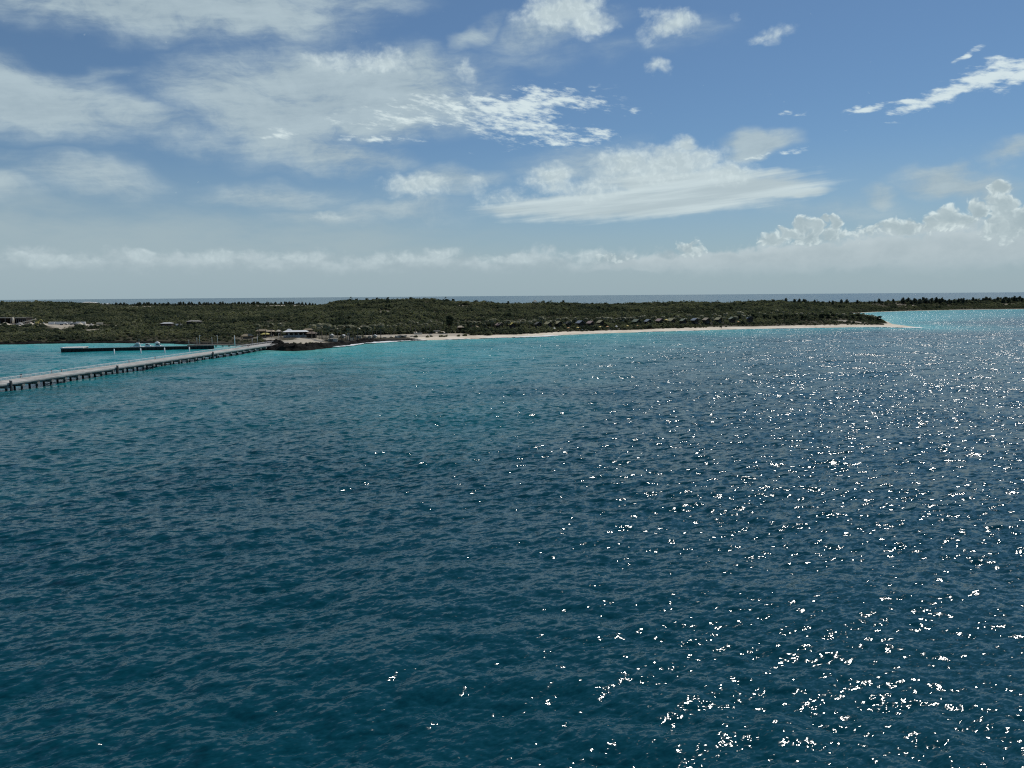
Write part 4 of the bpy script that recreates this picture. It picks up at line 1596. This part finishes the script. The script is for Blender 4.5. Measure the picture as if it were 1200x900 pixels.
def build_pavilion():
    p = at_dist(348.5, 590)
    t = thing('beach_pavilion', 'long open pavilion with a flat white roof and white railing above the pier landing', 'pavilion', (p.x, p.y, p.z), 0.08)
    W, Dp = 17.5, 8.0
    MB().box((0, 0, 0.3), (W, Dp, 1.0)).build('base', M_CONCD, t)
    MB().box((0, Dp / 2 - .2, 2.6), (W - .6, .25, 3.6)).build('back_wall', M_DARKWALL, t)
    for x in (-6.2, -2.4, 1.4, 5.0):
        w = MB().box((x, Dp / 2 - .36, 2.5), (1.1, .06, 1.8)).build('white_door', M_WHITE, t)
        MB().box((x + .35, Dp / 2 - .41, 2.4), (.1, .05, .25)).build('handle', M_STEEL, w)
    posts(MB(), [-W / 2 + .4 + k * (W - .8) / 7 for k in range(8)], (-Dp / 2 + .4,), .8, 4.4, .11).build('column_row', M_TIMBER, t)
    rl = MB().box((0, -Dp / 2 + .2, 1.75), (W, .1, .12)).box((0, -Dp / 2 + .2, 1.15), (W, .06, .08))
    posts(rl, [-W / 2 + .1 + k * (W - .2) / 24 for k in range(25)], (-Dp / 2 + .2,), .8, 1.75, .07).build('railing', M_WHITE, t)
    rf = MB().hip((0, 0, 4.4), W + 1.4, Dp + 1.6, 1.1, W / 2 - 1.5).build('roof', M_WHITE, t)
    MB().hip((-5.2, 1.0, 5.3), 4.4, 3.2, 1.3, .9).build('roof_lantern', M_WHITE, rf)
    for x in (-3.5, 0.5, 4.0):
        b_ = MB().box((x, -1.0, 1.25), (1.6, .8, .08)).build('table', M_WHITE, t)
        posts(MB(), (x - .6, x + .6), (-1.3, -.7), .8, 1.22, .05).build('leg', M_STEEL, b_)
    MB().box((3.0, -Dp / 2 - 1.2, .25), (3.2, 2.4, .5)).build('steps', M_CONC, t)

    p = at_dist(366.5, 592)
    t = thing('timber_hut', 'dark brown timber hut with a low roof right of the white pavilion', 'hut', (p.x, p.y, p.z), 0.05)
    w = MB().box((0, 0, 1.5), (7.4, 6, 3.4)).build('wall', M_DARKWALL, t)
    MB().box((-1.8, -3.03, 1.7), (1.3, .06, 1.0)).build('window', M_GLASS, t)
    d = MB().box((1.4, -3.03, 1.2), (1.1, .06, 2.1)).build('door', M_TIMBER, t)
    MB().box((1.75, -3.08, 1.2), (.08, .06, .2)).build('handle', M_STEEL, d)
    MB().hip((0, 0, 3.2), 8.6, 7.2, 1.5, 2.0).build('roof', ROOFS['brown'], t)


build_pavilion()


def open_hut(label, px_, D_, w, dep, hw, hr, roof, ridge=.3, droop=0.0, cat='market hut', group=None, name='market_hut'):
    p = at_dist(px_, D_)
    t = thing(name, label, cat, (p.x, p.y, p.z), random.uniform(-.2, .2), group)
    posts(MB(), (-w / 2 + .3, w / 2 - .3), (-dep / 2 + .3, dep / 2 - .3), -.4, hw, .11).build('post_frame', M_TIMBER, t)
    MB().box((0, dep * .12, .55), (w * .8, dep * .55, 1.1)).build('counter', M_GREYWOOD, t)
    MB().box((0, dep / 2 - .5, hw / 2), (w * .86, .15, hw - .1)).build('back_wall', M_DARKWALL, t)
    r = MB().hip((0, 0, hw), w + 1, dep + 1, hr, w * ridge).build('roof', roof, t)
    MB().box((0, 0, hw + hr + .02), (w * ridge * 2 + .5, .4, .16)).build('ridge_cap', roof, r)
    return t


G_ = 'roofed huts behind the pier landing'
open_hut('low broad hut with a rounded tan thatched roof nearest the pier', 292, 596, 8.0, 6.0, 1.9, 1.9, M_THATCH, .28, group=G_)
open_hut('hut with the brightest yellow awning roof in the market group', 313, 606, 5.2, 4.2, 2.6, 1.1, ROOFS['yellow'], .2, group=G_)
open_hut('ochre roofed hut at the right of the market group', 319.5, 620, 5.6, 5.0, 3.9, 1.3, ROOFS['tan'], .3, group=G_)
open_hut('tan roofed hut at the back of the market group', 309.5, 630, 8.6, 6.0, 4.0, 1.7, M_THATCH, .3, group=G_)
open_hut('small pale hut between the yellow huts and the pavilion', 328.5, 625, 3.4, 3.6, 3.4, 1.5, M_CREAM, .1, group=G_)
open_hut('broad pale roofed hut behind the timber hut', 363, 640, 7.0, 5, 3.2, 1.4, M_THATCH, .3, group=G_)
open_hut('grey roofed hut among the palms right of the landing', 387.5, 640, 6.4, 5, 3.4, 1.8, M_GRAVEL, .3, group=G_)


open_hut('tan roofed hut standing deep in the palm grove', 402.5, 655, 7.5, 5, 4.6, 1.6, ROOFS['tan'], .3, group=G_)
open_hut('second tan roofed hut in the grove above the white gabled kiosk', 428, 662, 6.5, 5, 4.2, 1.5, ROOFS['tan'], .3, group=G_)
open_hut('tan roofed hut right of the tallest dark tree', 541, 684, 6, 5, 3.6, 1.6, ROOFS['tan'], .25, group=G_)
open_hut('pale thatched hut behind the west end of the beach', 557, 690, 6.5, 5, 3.4, 1.5, M_THATCH, .25, group=G_)


def build_kiosk(label, px_, D_, w, h, dep, gable):
    p = at_dist(px_, D_)
    t = thing('beach_kiosk', label, 'kiosk', (p.x, p.y, p.z), random.uniform(-.15, .15), 'small pale kiosks in the palm grove')
    MB().box((0, 0, h / 2 - .2), (w, dep, h + .4)).build('wall', M_CREAM, t)
    wd = MB().box((-w * .18, -dep / 2 - .02, h * .55), (w * .4, .06, h * .42)).build('hatch', M_GLASS, t)
    MB().box((-w * .18, -dep / 2 - .2, h * .32), (w * .44, .4, .07)).build('counter', M_GREYWOOD, wd)
    if gable:
        MB().prism([(-w / 2 - .4, h), (0, h + gable), (w / 2 + .4, h)], -dep / 2 - .4, dep / 2 + .4).build('roof', M_WHITE, t)
    else:
        MB().box((0, 0, h + .12), (w + .5, dep + .5, .22)).build('roof', M_CREAM, t)


build_kiosk('flat cream kiosk at the shore edge of the palm grove', 391.8, 566, 6.4, 1.9, 4, 0)
build_kiosk('small white gabled kiosk at the left of the palm grove', 390.5, 592, 2.4, 2.0, 2.6, 1.2)
build_kiosk('cream kiosk in the middle of the palm grove', 403.5, 596, 3.4, 1.9, 3, .7)
build_kiosk('low cream kiosk right of the pale pillar', 422, 598, 4.2, 1.7, 3, 0)
build_kiosk('white gabled kiosk at the right of the palm grove', 440.3, 604, 3.2, 1.5, 3, 1.5)
build_kiosk('cream kiosk in front of the white gabled one', 434.5, 600, 2.6, 1.6, 2.5, 0)

p = at_dist(409.2, 585)
t = thing('marker_pillar', 'slender pale pillar rising from the palm grove', 'pillar', (p.x, p.y, p.z))
MB().box((0, 0, 2.2), (.75, .75, 5.0), taper=.8).build('shaft', M_CREAM, t)
MB().box((0, 0, .1), (1.3, 1.3, .7)).build('plinth', M_CONC, t)
MB().cone((0, 0, 4.7), .55, .7, 8).build('cap', M_WHITE, t)
p = at_dist(413.5, 574)
t = thing('gate_post', 'short pale twin-posted gate frame below the pillar', 'gate', (p.x, p.y, p.z))
MB().box((-.8, 0, 1.1), (.45, .45, 2.6)).build('post', M_CREAM, t)
MB().box((.8, 0, 1.1), (.45, .45, 2.6)).build('post', M_CREAM, t)
MB().box((0, 0, 2.5), (2.4, .4, .35)).build('crossbeam', M_CREAM, t)

for i, (px_, D_, L, lab) in enumerate(((462, 655, 10, 'long cream wall at the left of the sandy paths'), (474, 660, 8, 'cream wall behind the second sandy path'), (497, 668, 9, 'cream wall along the back sandy path'),
                                      (491, 640, 7, 'cream wall beside the front sandy path'), (513, 672, 6, 'cream wall left of the tallest dark tree'))):
    p = at_dist(px_, D_)
    t = thing('garden_wall', lab, 'wall', (p.x, p.y, p.z), random.uniform(-.12, .12), 'low cream walls along the sandy paths')
    MB().box((0, 0, .45), (L, .4, 1.5)).build('wall', M_CREAM, t)
    MB().box((0, 0, 1.26), (L + .2, .56, .14)).build('coping', M_WHITE, t)


def rock_mesh(seed, n=14):
    rng = np.random.default_rng(seed)
    bm = bmesh.new()
    bmesh.ops.create_icosphere(bm, subdivisions=2, radius=1.0)
    for q in bm.verts:
        c = q.co
        k = 1 + .28 * math.sin(c.x * 3.1 + seed) * math.cos(c.y * 2.7 - seed) + .18 * math.sin(c.z * 5 + seed * 2) + rng.uniform(-.07, .07)
        q.co = Vector((c.x * k, c.y * k, c.z * k * .62))
    me = bpy.data.meshes.new('boulder')
    bm.to_mesh(me)
    bm.free()
    me.materials.append(M_BOULDER)
    return me


for i, (px_, D_, s, lab) in enumerate(((452, 606, 1.2, 'small pale boulder at the left end of the beach rocks'), (460, 610, 1.6, 'pale flat boulder beside the small one on the beach rocks'), (466.5, 611, 2.0, 'orange-tinged pale boulder before the largest one'),
                                      (473, 613, 3.0, 'largest pale boulder on the rocks at the start of the beach'), (484, 618, 1.3, 'pale boulder right of the largest one'), (505, 630, 1.1, 'lone pale boulder on the sand under the tall tree'))):
    p = at_dist(px_, D_)
    o = link('boulder', rock_mesh(i + 3), None, None, lab, 'boulder', 'pale boulders at the start of the beach')
    o.location = (p.x, p.y, p.z + .3 * s)
    o.scale = (s * 1.2, s, s * .8)
    o.rotation_euler = (0, 0, i * 1.3)


# ------------------------------------------------------------------ beach cabins on stilts
CABIN = {}


def cabin_meshes():
    c = CABIN
    zf, zw, zr = 2.3, 5.1, 8.9
    a = 4.3
    c['roof'] = MB().add([(-a, -4.3, 6.1), (0, -4.3, zr), (0, 4.3, zr), (-a, 4.3, 6.1), (-a, -4.3, 5.9), (0, -4.3, zr - .22), (0, 4.3, zr - .22), (-a, 4.3, 5.9)],
                         [(0, 1, 2, 3)[::-1], (4, 5, 6, 7), (0, 4, 5, 1)[::-1], (3, 2, 6, 7)[::-1], (0, 3, 7, 4)[::-1]]) \
        .add([(a, -4.3, 6.1), (0, -4.3, zr), (0, 4.3, zr), (a, 4.3, 6.1), (a, -4.3, 5.9), (0, -4.3, zr - .22), (0, 4.3, zr - .22), (a, 4.3, 5.9)],
             [(0, 1, 2, 3), (4, 5, 6, 7)[::-1], (0, 4, 5, 1), (3, 2, 6, 7), (0, 3, 7, 4)]).mesh('roof', ROOFS['tan'])
    c['wall'] = MB().prism([(-2.9, zf), (2.9, zf), (2.9, 6.75), (0, zr - .4), (-2.9, 6.75)], -2.6, 3.6).mesh('wall', M_DARKWALL)
    c['deck'] = MB().box((0, -.6, zf - .12), (7.0, 9.4, .24)).mesh('deck', M_GREYWOOD)
    c['door'] = MB().box((.3, -2.63, zf + 1.05), (1.6, .05, 2.1)).mesh('door', M_GLASS)
    c['handle'] = MB().box((-.3, -2.68, zf + 1.0), (.08, .05, .3)).mesh('handle', M_STEEL)
    c['window'] = MB().box((-2.92, .6, zf + 1.4), (.05, 1.6, 1.1)).mesh('window', M_GLASS)
    c['sill'] = MB().box((-2.98, .6, zf + .8), (.16, 1.8, .08)).mesh('sill', M_GREYWOOD)
    c['gable_window'] = MB().prism([(-.9, zw + .6), (.9, zw + .6), (0, zw + 2.0)], -2.66, -2.62).mesh('gable_window', M_GLASS)
    r = MB().box((-1.3, -5.2, zf + 1.0), (4.2, .08, .1)).box((-3.4, -4.0, zf + 1.0), (.08, 2.5, .1)).box((3.4, -4.0, zf + 1.0), (.08, 2.5, .1))
    for x in (-3.4, -2.35, -1.3, -.25, .8, 3.4):
        r.box((x, -5.2, zf + .5), (.09, .09, 1.0))
    c['railing'] = r.mesh('railing', M_GREYWOOD)
    s = MB()
    for k in range(9):
        s.box((2.1, -5.4 - k * .46, zf - .15 - k * .285), (1.7, .5, .1))
    for x in (1.2, 3.0):
        s.box((x, -7.3, zf - 1.3), (.14, 4.9, .26), rx=.553)
        s.box((x, -7.3, zf - .4), (.08, 4.9, .08), rx=.553)
    c['stairs'] = s.mesh('stairs', M_GREYWOOD)
    c['stilt'] = MB().tube((0, 0, -1.5), (0, 0, zf - .2), .19, .16, 7).mesh('stilt', M_TIMBER, True)


cabin_meshes()


def cabin(label, px_, D_, roof, rz, sc=1.0):
    p = at_dist(px_, D_)
    t = thing('beach_cabin', label, 'cabin', (p.x, p.y, p.z), rz, 'stilted cabins along the beach', sc)
    r = link('roof', CABIN['roof'], t)
    r.material_slots[0].link = 'OBJECT'
    r.material_slots[0].material = ROOFS[roof]
    for n in ('wall', 'deck', 'railing', 'stairs', 'gable_window'):
        link(n, CABIN[n], t)
    d = link('door', CABIN['door'], t)
    link('handle', CABIN['handle'], d)
    w = link('window', CABIN['window'], t)
    link('sill', CABIN['sill'], w)
    for x in (-2.7, 2.7):
        for y in (-4.8, -.5, 3.4):
            q = link('stilt', CABIN['stilt'], t)
            q.location = (x, y, 0)


CABS = [(586, 700, 'pink', 'pink roofed cabin at the west end of the beach'), (601, 706, 'yellow', 'yellow roofed cabin right of the leftmost pink one'), (631, 716, 'slate', 'dark slate roofed cabin left of the first two khaki roofs'),
        (643, 719, 'khaki', 'first khaki roofed cabin from the left'), (655, 722, 'khaki', 'khaki roofed cabin right of the first khaki one'), (666, 726, 'slate', 'slate blue roofed cabin between a khaki and a bright blue roof'),
        (680, 730, 'blue', 'leftmost cabin with a bright blue roof'), (692, 735, 'pink', 'dusty pink roofed cabin with pale stairs beside the leftmost blue roof'), (704, 740, 'khaki', 'khaki roofed cabin just right of a pink one, before the gap'),
        (745.5, 757, 'green', 'green roofed cabin right of the white parasol'), (759, 762, 'blue', 'blue roofed cabin beside the first green roof'), (772.5, 768, 'pink', 'pinkish roofed cabin left of the yellow parasol'),
        (786.5, 774, 'khaki', 'khaki roofed cabin right of the yellow parasol'), (800, 780, 'green', 'green roofed cabin between a khaki and a blue roof'), (813.5, 787, 'blue', 'blue roofed cabin between a green and a tan roof'),
        (827, 794, 'tan', 'tan roofed cabin left of the last khaki roof'), (841, 801, 'khaki', 'last khaki roofed cabin towards the headland'), (857, 812, 'green', 'broad green roofed cabin second from the headland'),
        (877.5, 824, 'blue', 'pale blue roofed cabin nearest the headland')]
for i, (px_, D_, rf, lab) in enumerate(CABS):
    cabin(lab, px_, D_, rf, R(27) + random.uniform(-.16, .16) - (0.35 if px_ > 850 else 0), (0.82 if i > 1 else .76) * random.uniform(.93, 1.07))


def parasol(label, px_, D_, col, h=2.6, r=1.6, big=False):
    p = at_dist(px_, D_)
    t = thing('parasol', label, 'parasol', (p.x, p.y, p.z), random.uniform(0, 1), 'parasols along the beach')
    MB().tube((0, 0, -.3), (0, 0, h + .05), .05, .04, 6).build('pole', M_WHITE, t)
    c = MB().cone((0, 0, h - .35), r, .75, 8, .04).build('canopy', FABRIC[col], t)
    MB().cone((0, 0, h + .4), .08, .2, 6).build('finial', M_WHITE, c)


parasol('tall white parasol among the cabins left of the first green roof', 729, 762, 'white', 6.2, 2.5)
parasol('pale yellow parasol between the pink and khaki cabins', 780, 778, 'yellow', 6.4, 2.1)
for px_, c_, lab in ((649.5, 'white', 'white parasol on the sand below the khaki roofs'), (666, 'orange', 'orange parasol on the sand below the slate roof'), (677, 'yellow', 'bright yellow parasol on the sand below the blue roof'),
                     (703, 'yellow', 'yellow parasol on the sand right of the pale stairs'), (711.5, 'orange', 'orange parasol on the sand left of the white lounger row'), (722, 'white', 'white parasol on the sand below the tall white one'),
                     (735, 'yellow', 'small yellow parasol on the sand before the green roof'), (746.5, 'orange', 'orange parasol on the sand below the green roof'), (864, 'orange', 'small orange parasol on the sand near the headland')):
    D_ = np.interp(px_, [640, 760, 870], [687, 742, 808])
    parasol(lab, px_, D_, c_, 2.7, 1.5)

LOUNGE_FRAME = MB().box((0, 0, .30), (.66, 1.95, .08))
posts(LOUNGE_FRAME, (-.28, .28), (-.85, .85), 0, .28, .04)
LF = LOUNGE_FRAME.mesh('frame', M_WHITE)
LM = MB().box((0, -.3, .39), (.6, 1.3, .1)).box((0, .62, .58), (.6, .75, .1), rx=.6).mesh('cushion', FABRIC['white'])
cols_ = [652.5, 655, 659, 668.5, 671, 680, 683, 687, 706, 709, 715, 718, 726, 731, 738, 742, 750, 754, 768, 783, 795, 810]
for i, px_ in enumerate(cols_):
    p = at_dist(px_, np.interp(px_, [640, 760, 870], [684, 739, 806]) + random.uniform(-3, 4))
    t = thing('sun_lounger', f'{ordinal(i)} sun lounger from the left along the sand before the cabins', 'sun lounger', (p.x, p.y, p.z), random.uniform(-.5, .5) + .5, 'sun loungers along the beach')
    link('frame', LF, t)
    c = link('cushion', LM, t)
    c.material_slots[0].link = 'OBJECT'
    c.material_slots[0].material = FABRIC[('white', 'orange', 'blue', 'white')[i % 4]]

for px_, py_, top, low, lab in ((845.5, 385.3, 'black', 'black', 'person in black at the water edge below the last cabins'), (763, 386.6, 'red', 'navy', 'person in a red top walking on the wet sand'),
                                (716, 388.4, 'blue', 'white', 'person in blue standing on the sand before the loungers'), (618, 392.4, 'green', 'grey', 'person in green walking at the west end of the beach')):
    q = on_ground(px_, py_)
    person(lab, (q.x, q.y, q.z), random.uniform(0, 6), top, low, 'people on the beach')


# ------------------------------------------------------------------ works yard in the scrub at the left
def shed(label, px_, D_, L, dep, h, rz, lean=.8):
    p = at_dist(px_, D_)
    t = thing('storage_shed', label, 'shed', (p.x, p.y, p.z), rz, 'long sheds in the works yard')
    MB().box((0, dep / 2, h / 2 - .4), (L, .2, h + .8)).build('back_wall', M_DARKWALL, t)
    for x in (-L / 2, L / 2):
        MB().box((x, 0, h / 2 - .4), (.2, dep, h + .8)).build('side_wall', M_DARKWALL, t)
    posts(MB(), [-L / 2 + .3 + k * (L - .6) / 7 for k in range(8)], (-dep / 2 + .2,), -.8, h, .13).build('post_row', M_STEEL, t)
    r = MB().box((0, 0, h + .2), (L + 1, dep + 1.4, .25), rx=-.07).build('roof', M_CONCD, t)
    MB().box((0, -dep / 2 - .78, h + .18), (L + 1.04, .1, .75)).build('fascia', M_CREAM, r)


shed('long dark open shed with a pale fascia at the left edge of the works yard', 0, 800, 40, 11, 6.0, 0.0)
shed('shorter dark shed beside the conveyor in the works yard', 31, 803, 15, 10, 6.0, 0.03)
p = at_dist(20.6, 784)
t = thing('silo', 'pale slim silo standing between the two sheds', 'silo', (p.x, p.y, p.z))
MB().tube((0, 0, 1.2), (0, 0, 6.6), 1.1, 1.1, 14).build('tank', M_CREAM, t, True)
MB().cone((0, 0, 6.6), 1.15, .9, 14).build('roof', M_CREAM, t)
posts(MB(), (-.7, .7), (-.7, .7), -.4, 1.4, .1).build('leg_frame', M_STEEL, t)
p = at_dist(38, 786)
t = thing('conveyor', 'long pale inclined conveyor rising to the right in front of the shorter shed', 'conveyor', (p.x, p.y, p.z), 0.0)
MB().box((0, 0, 3.4), (17, 1.3, .8), ry=-.24).build('belt_frame', M_CREAM, t)
MB().box((0, 0, 3.9), (16.4, .9, .12), ry=-.24).build('belt', M_RUBBER, t)
posts(MB(), (-4, 1.5, 6.5), (-.5, .5), -.6, 3.2, .12).build('leg_frame', M_STEEL, t)


def heap(label, px_, D_, r, h, mat, name='sand_heap'):
    p = at_dist(px_, D_)
    rng = np.random.default_rng(int(px_ * 10))
    mb = MB()
    n, rings = 18, 6
    vs = []
    for i in range(rings):
        t_ = i / (rings - 1)
        for k in range(n):
            a = 2 * math.pi * k / n
            rr = r * (1 - t_ * .97) * (1 + .22 * math.sin(a * 2 + px_) + .1 * math.sin(a * 5))
            vs.append((rr * math.cos(a) * 1.3, rr * math.sin(a), h * t_ ** .85 * (1 + rng.uniform(-.08, .08)) - .6 * (1 - t_)))
    mb.add(vs, [(i * n + k, i * n + (k + 1) % n, (i + 1) * n + (k + 1) % n, (i + 1) * n + k) for i in range(rings - 1) for k in range(n)] + [tuple(range((rings - 1) * n, rings * n))])
    o = link(name, mb.mesh(name, mat, True), None, None, label, 'heap', 'heaps in the works yard')
    o.location = (p.x, p.y, p.z)


heap('big pale sand heap at the front of the works yard', 11, 768, 5.5, 3.2, M_SANDHEAP)
heap('small pale sand heap left of the big one', 3.5, 770, 3, 2.0, M_SANDHEAP)
heap('grey gravel heap below the conveyor foot', 28, 774, 4.5, 2.8, M_GRAVEL, 'gravel_heap')
heap('pinkish sand heap right of the conveyor', 40.5, 774, 4, 2.9, M_SANDHEAP)
heap('pale sand heap by the white containers', 56, 778, 3.4, 1.8, M_SANDHEAP)
heap('pale rubble heap in the middle of the yard', 98, 790, 4.5, 2.6, M_BOULDER, 'rubble_heap')
heap('pale rubble heap at the right end of the yard', 104, 786, 3.0, 2.4, M_BOULDER, 'rubble_heap')
heap('grey gravel heap at the far right of the yard', 111, 790, 3.6, 2.0, M_GRAVEL, 'gravel_heap')


def container(label, px_, D_, rz, mat, L=6.1):
    p = at_dist(px_, D_)
    t = thing('shipping_container', label, 'container', (p.x, p.y, p.z), rz, 'containers in the works yard')
    mb = MB()
    n = 16
    for k in range(n):
        mb.box((-L / 2 + L * (k + .5) / n, 0, 1.3), (L / n * 1.0, 2.44 - (.08 if k % 2 else 0), 2.5))
    mb.build('body', mat, t)
    e = MB().box((L / 2 + .04, 0, 1.3), (.06, 2.36, 2.45)).build('door', mat, t)
    for y in (-.5, .5):
        MB().tube((L / 2 + .1, y, .15), (L / 2 + .1, y, 2.45), .04, .04, 5).build('lock_rod', M_STEEL, e)
    MB().box((0, 0, 2.6), (L + .05, 2.46, .08)).build('roof', mat, t)


container('white container left of the row in the works yard', 65.5, 786, .1, M_WHITE)
container('white container stacked behind sand in the row', 72.5, 788, .05, M_WHITE)
container('pale grey container at the middle of the yard', 85.5, 792, -.05, M_CONC)
container('long white container right of the dark gap', 99, 797, .12, M_WHITE, 9)
container('cream container at the right end of the yard', 121, 800, .4, M_CREAM)


def truck(label, px_, D_, rz, box_mat, cab_mat, dump):
    p = at_dist(px_, D_)
    t = thing('parked_truck', label, 'truck', (p.x, p.y, p.z + .05), rz, 'trucks in the works yard')
    MB().box((0, 0, .75), (7.2, 1.0, .3)).build('chassis', M_STEEL, t)
    cb = MB().prism([(2.1, .75), (2.1, 2.6), (3.3, 2.6), (3.75, 1.7), (3.8, .75)], -1.1, 1.1).build('cab', cab_mat, t)
    MB().box((3.56, 0, 2.12), (.06, 1.9, .85), ry=-.46).build('windscreen', M_GLASS, cb)
    for s in (-1, 1):
        MB().box((2.75, s * 1.11, 2.05), (.8, .04, .65)).build('side_window', M_GLASS, cb)
    if dump:
        MB().prism([(-3.7, .95), (-3.9, 2.3), (1.7, 2.5), (1.7, .95)], -1.2, 1.2).build('tipper_body', box_mat, t)
    else:
        MB().box((-.95, 0, 2.05), (5.5, 2.4, 2.2)).build('box_body', box_mat, t)
    for x in (2.7, -1.6, -2.8):
        for s in (-1, 1):
            w = MB().tube((x, s * .85, .5), (x, s * 1.15, .5), .5, .5, 14).build('wheel', M_RUBBER, t, True)
            MB().tube((x, s * 1.14, .5), (x, s * 1.18, .5), .25, .25, 10).build('rim', M_STEEL, w)


truck('white box truck parked at the left half of the yard', 79, 783, .1, M_WHITE, M_WHITE, False)
truck('grey tipper truck with a white cab in the middle of the yard', 90.5, 784, 3.0, M_STEEL, M_WHITE, True)
truck('white box truck parked alone in the scrub right of the yard', 213, 802, .2, M_WHITE, M_WHITE, False)


def excavator(label, px_, D_, rz):
    p = at_dist(px_, D_)
    t = thing('excavator', label, 'excavator', (p.x, p.y, p.z), rz)
    for s in (-1, 1):
        MB().box((0, s * 1.1, .45), (4.0, .6, .9), taper=.85).build('track', M_RUBBER, t)
    MB().box((-.3, 0, 1.55), (3.0, 2.5, 1.2), taper=.92).build('house', ROOFS['yellow'], t)
    c = MB().box((.7, .75, 2.5), (1.3, 1.0, 1.5), taper=.85).build('cab', ROOFS['yellow'], t)
    MB().box((1.33, .75, 2.55), (.06, .8, 1.1)).build('windscreen', M_GLASS, c)
    b_ = MB().path([(1.0, -.2, 1.8), (3.0, -.2, 4.6), (4.4, -.2, 5.0)], [.35, .32, .22], 6).build('boom', ROOFS['yellow'], t)
    MB().path([(4.2, -.2, 5.2), (6.2, -.2, 2.2)], [.26, .18], 6).build('stick', ROOFS['yellow'], b_)
    MB().box((6.3, -.2, 1.6), (1.1, 1.2, 1.1), taper=.7).build('bucket', M_STEEL, b_)


excavator('yellow excavator with its bent arm raised right of the conveyor', 48.5, 786, 0.1)


# ------------------------------------------------------------------ houses far back
def house(label, px_, D_, w, dep, h, hr, rz, roof, sink=0.0, name='ridge_house', group='houses on the left ridge'):
    p = at_dist(px_, D_)
    t = thing(name, label, 'house', (p.x, p.y, p.z - sink), rz, group)
    MB().box((0, 0, h / 2 - .5), (w, dep, h + 1)).build('wall', M_DARKWALL, t)
    for x in (-w * .28, w * .28):
        f = MB().box((x, -dep / 2 - .03, h * .6), (w * .22, .08, h * .35)).build('window', M_GLASS, t)
        MB().box((x, -dep / 2 - .08, h * .6 - h * .2), (w * .26, .12, .1)).build('sill', M_WHITE, f)
    d = MB().box((0, -dep / 2 - .03, 1.1), (1.1, .08, 2.2)).build('door', M_TIMBER, t)
    MB().box((.35, -dep / 2 - .09, 1.1), (.1, .06, .2)).build('handle', M_STEEL, d)
    MB().hip((0, 0, h), w + 1.4, dep + 1.4, hr, w * .3).build('roof', roof, t)


house('white roofed house at the left of the pair on the left ridge', 109, 1275, 12.5, 10, 5.8, 1.3, .1, M_CONC)
house('white roofed house at the right of the pair on the left ridge', 116, 1280, 8.5, 9, 5.8, 1.2, -.1, M_CONC)
house('single white house lower on the ridge right of the pair', 129.3, 1272, 9, 8, 5.6, 1.0, .05, M_WHITE)
house('long white roofed house alone in the scrub above the breakwater', 199.5, 806, 11, 6, 3.4, .9, .05, M_WHITE, group='houses in the left scrub')
house('long grey roofed house in the scrub right of the white one', 231, 830, 14, 7, 4.2, 1.2, .03, M_GRAVEL, group='houses in the left scrub')

p = at_dist(627.3, 1145)
t = thing('lookout_pavilion', 'small pale roofed lookout on the crest of the middle ridge', 'lookout', (p.x, p.y, p.z), .3)
posts(MB(), (-1.8, 1.8), (-1.8, 1.8), -1, 6.0, .15).build('post_frame', M_GREYWOOD, t)
MB().box((0, 0, 3.8), (4.2, 4.2, .25)).build('platform', M_GREYWOOD, t)
MB().hip((0, 0, 6.0), 5.6, 5.6, 2.0, .2, .2).build('roof', M_THATCH, t)
MB().box((0, -1.9, 4.6), (3.8, .1, .12)).build('railing', M_GREYWOOD, t)
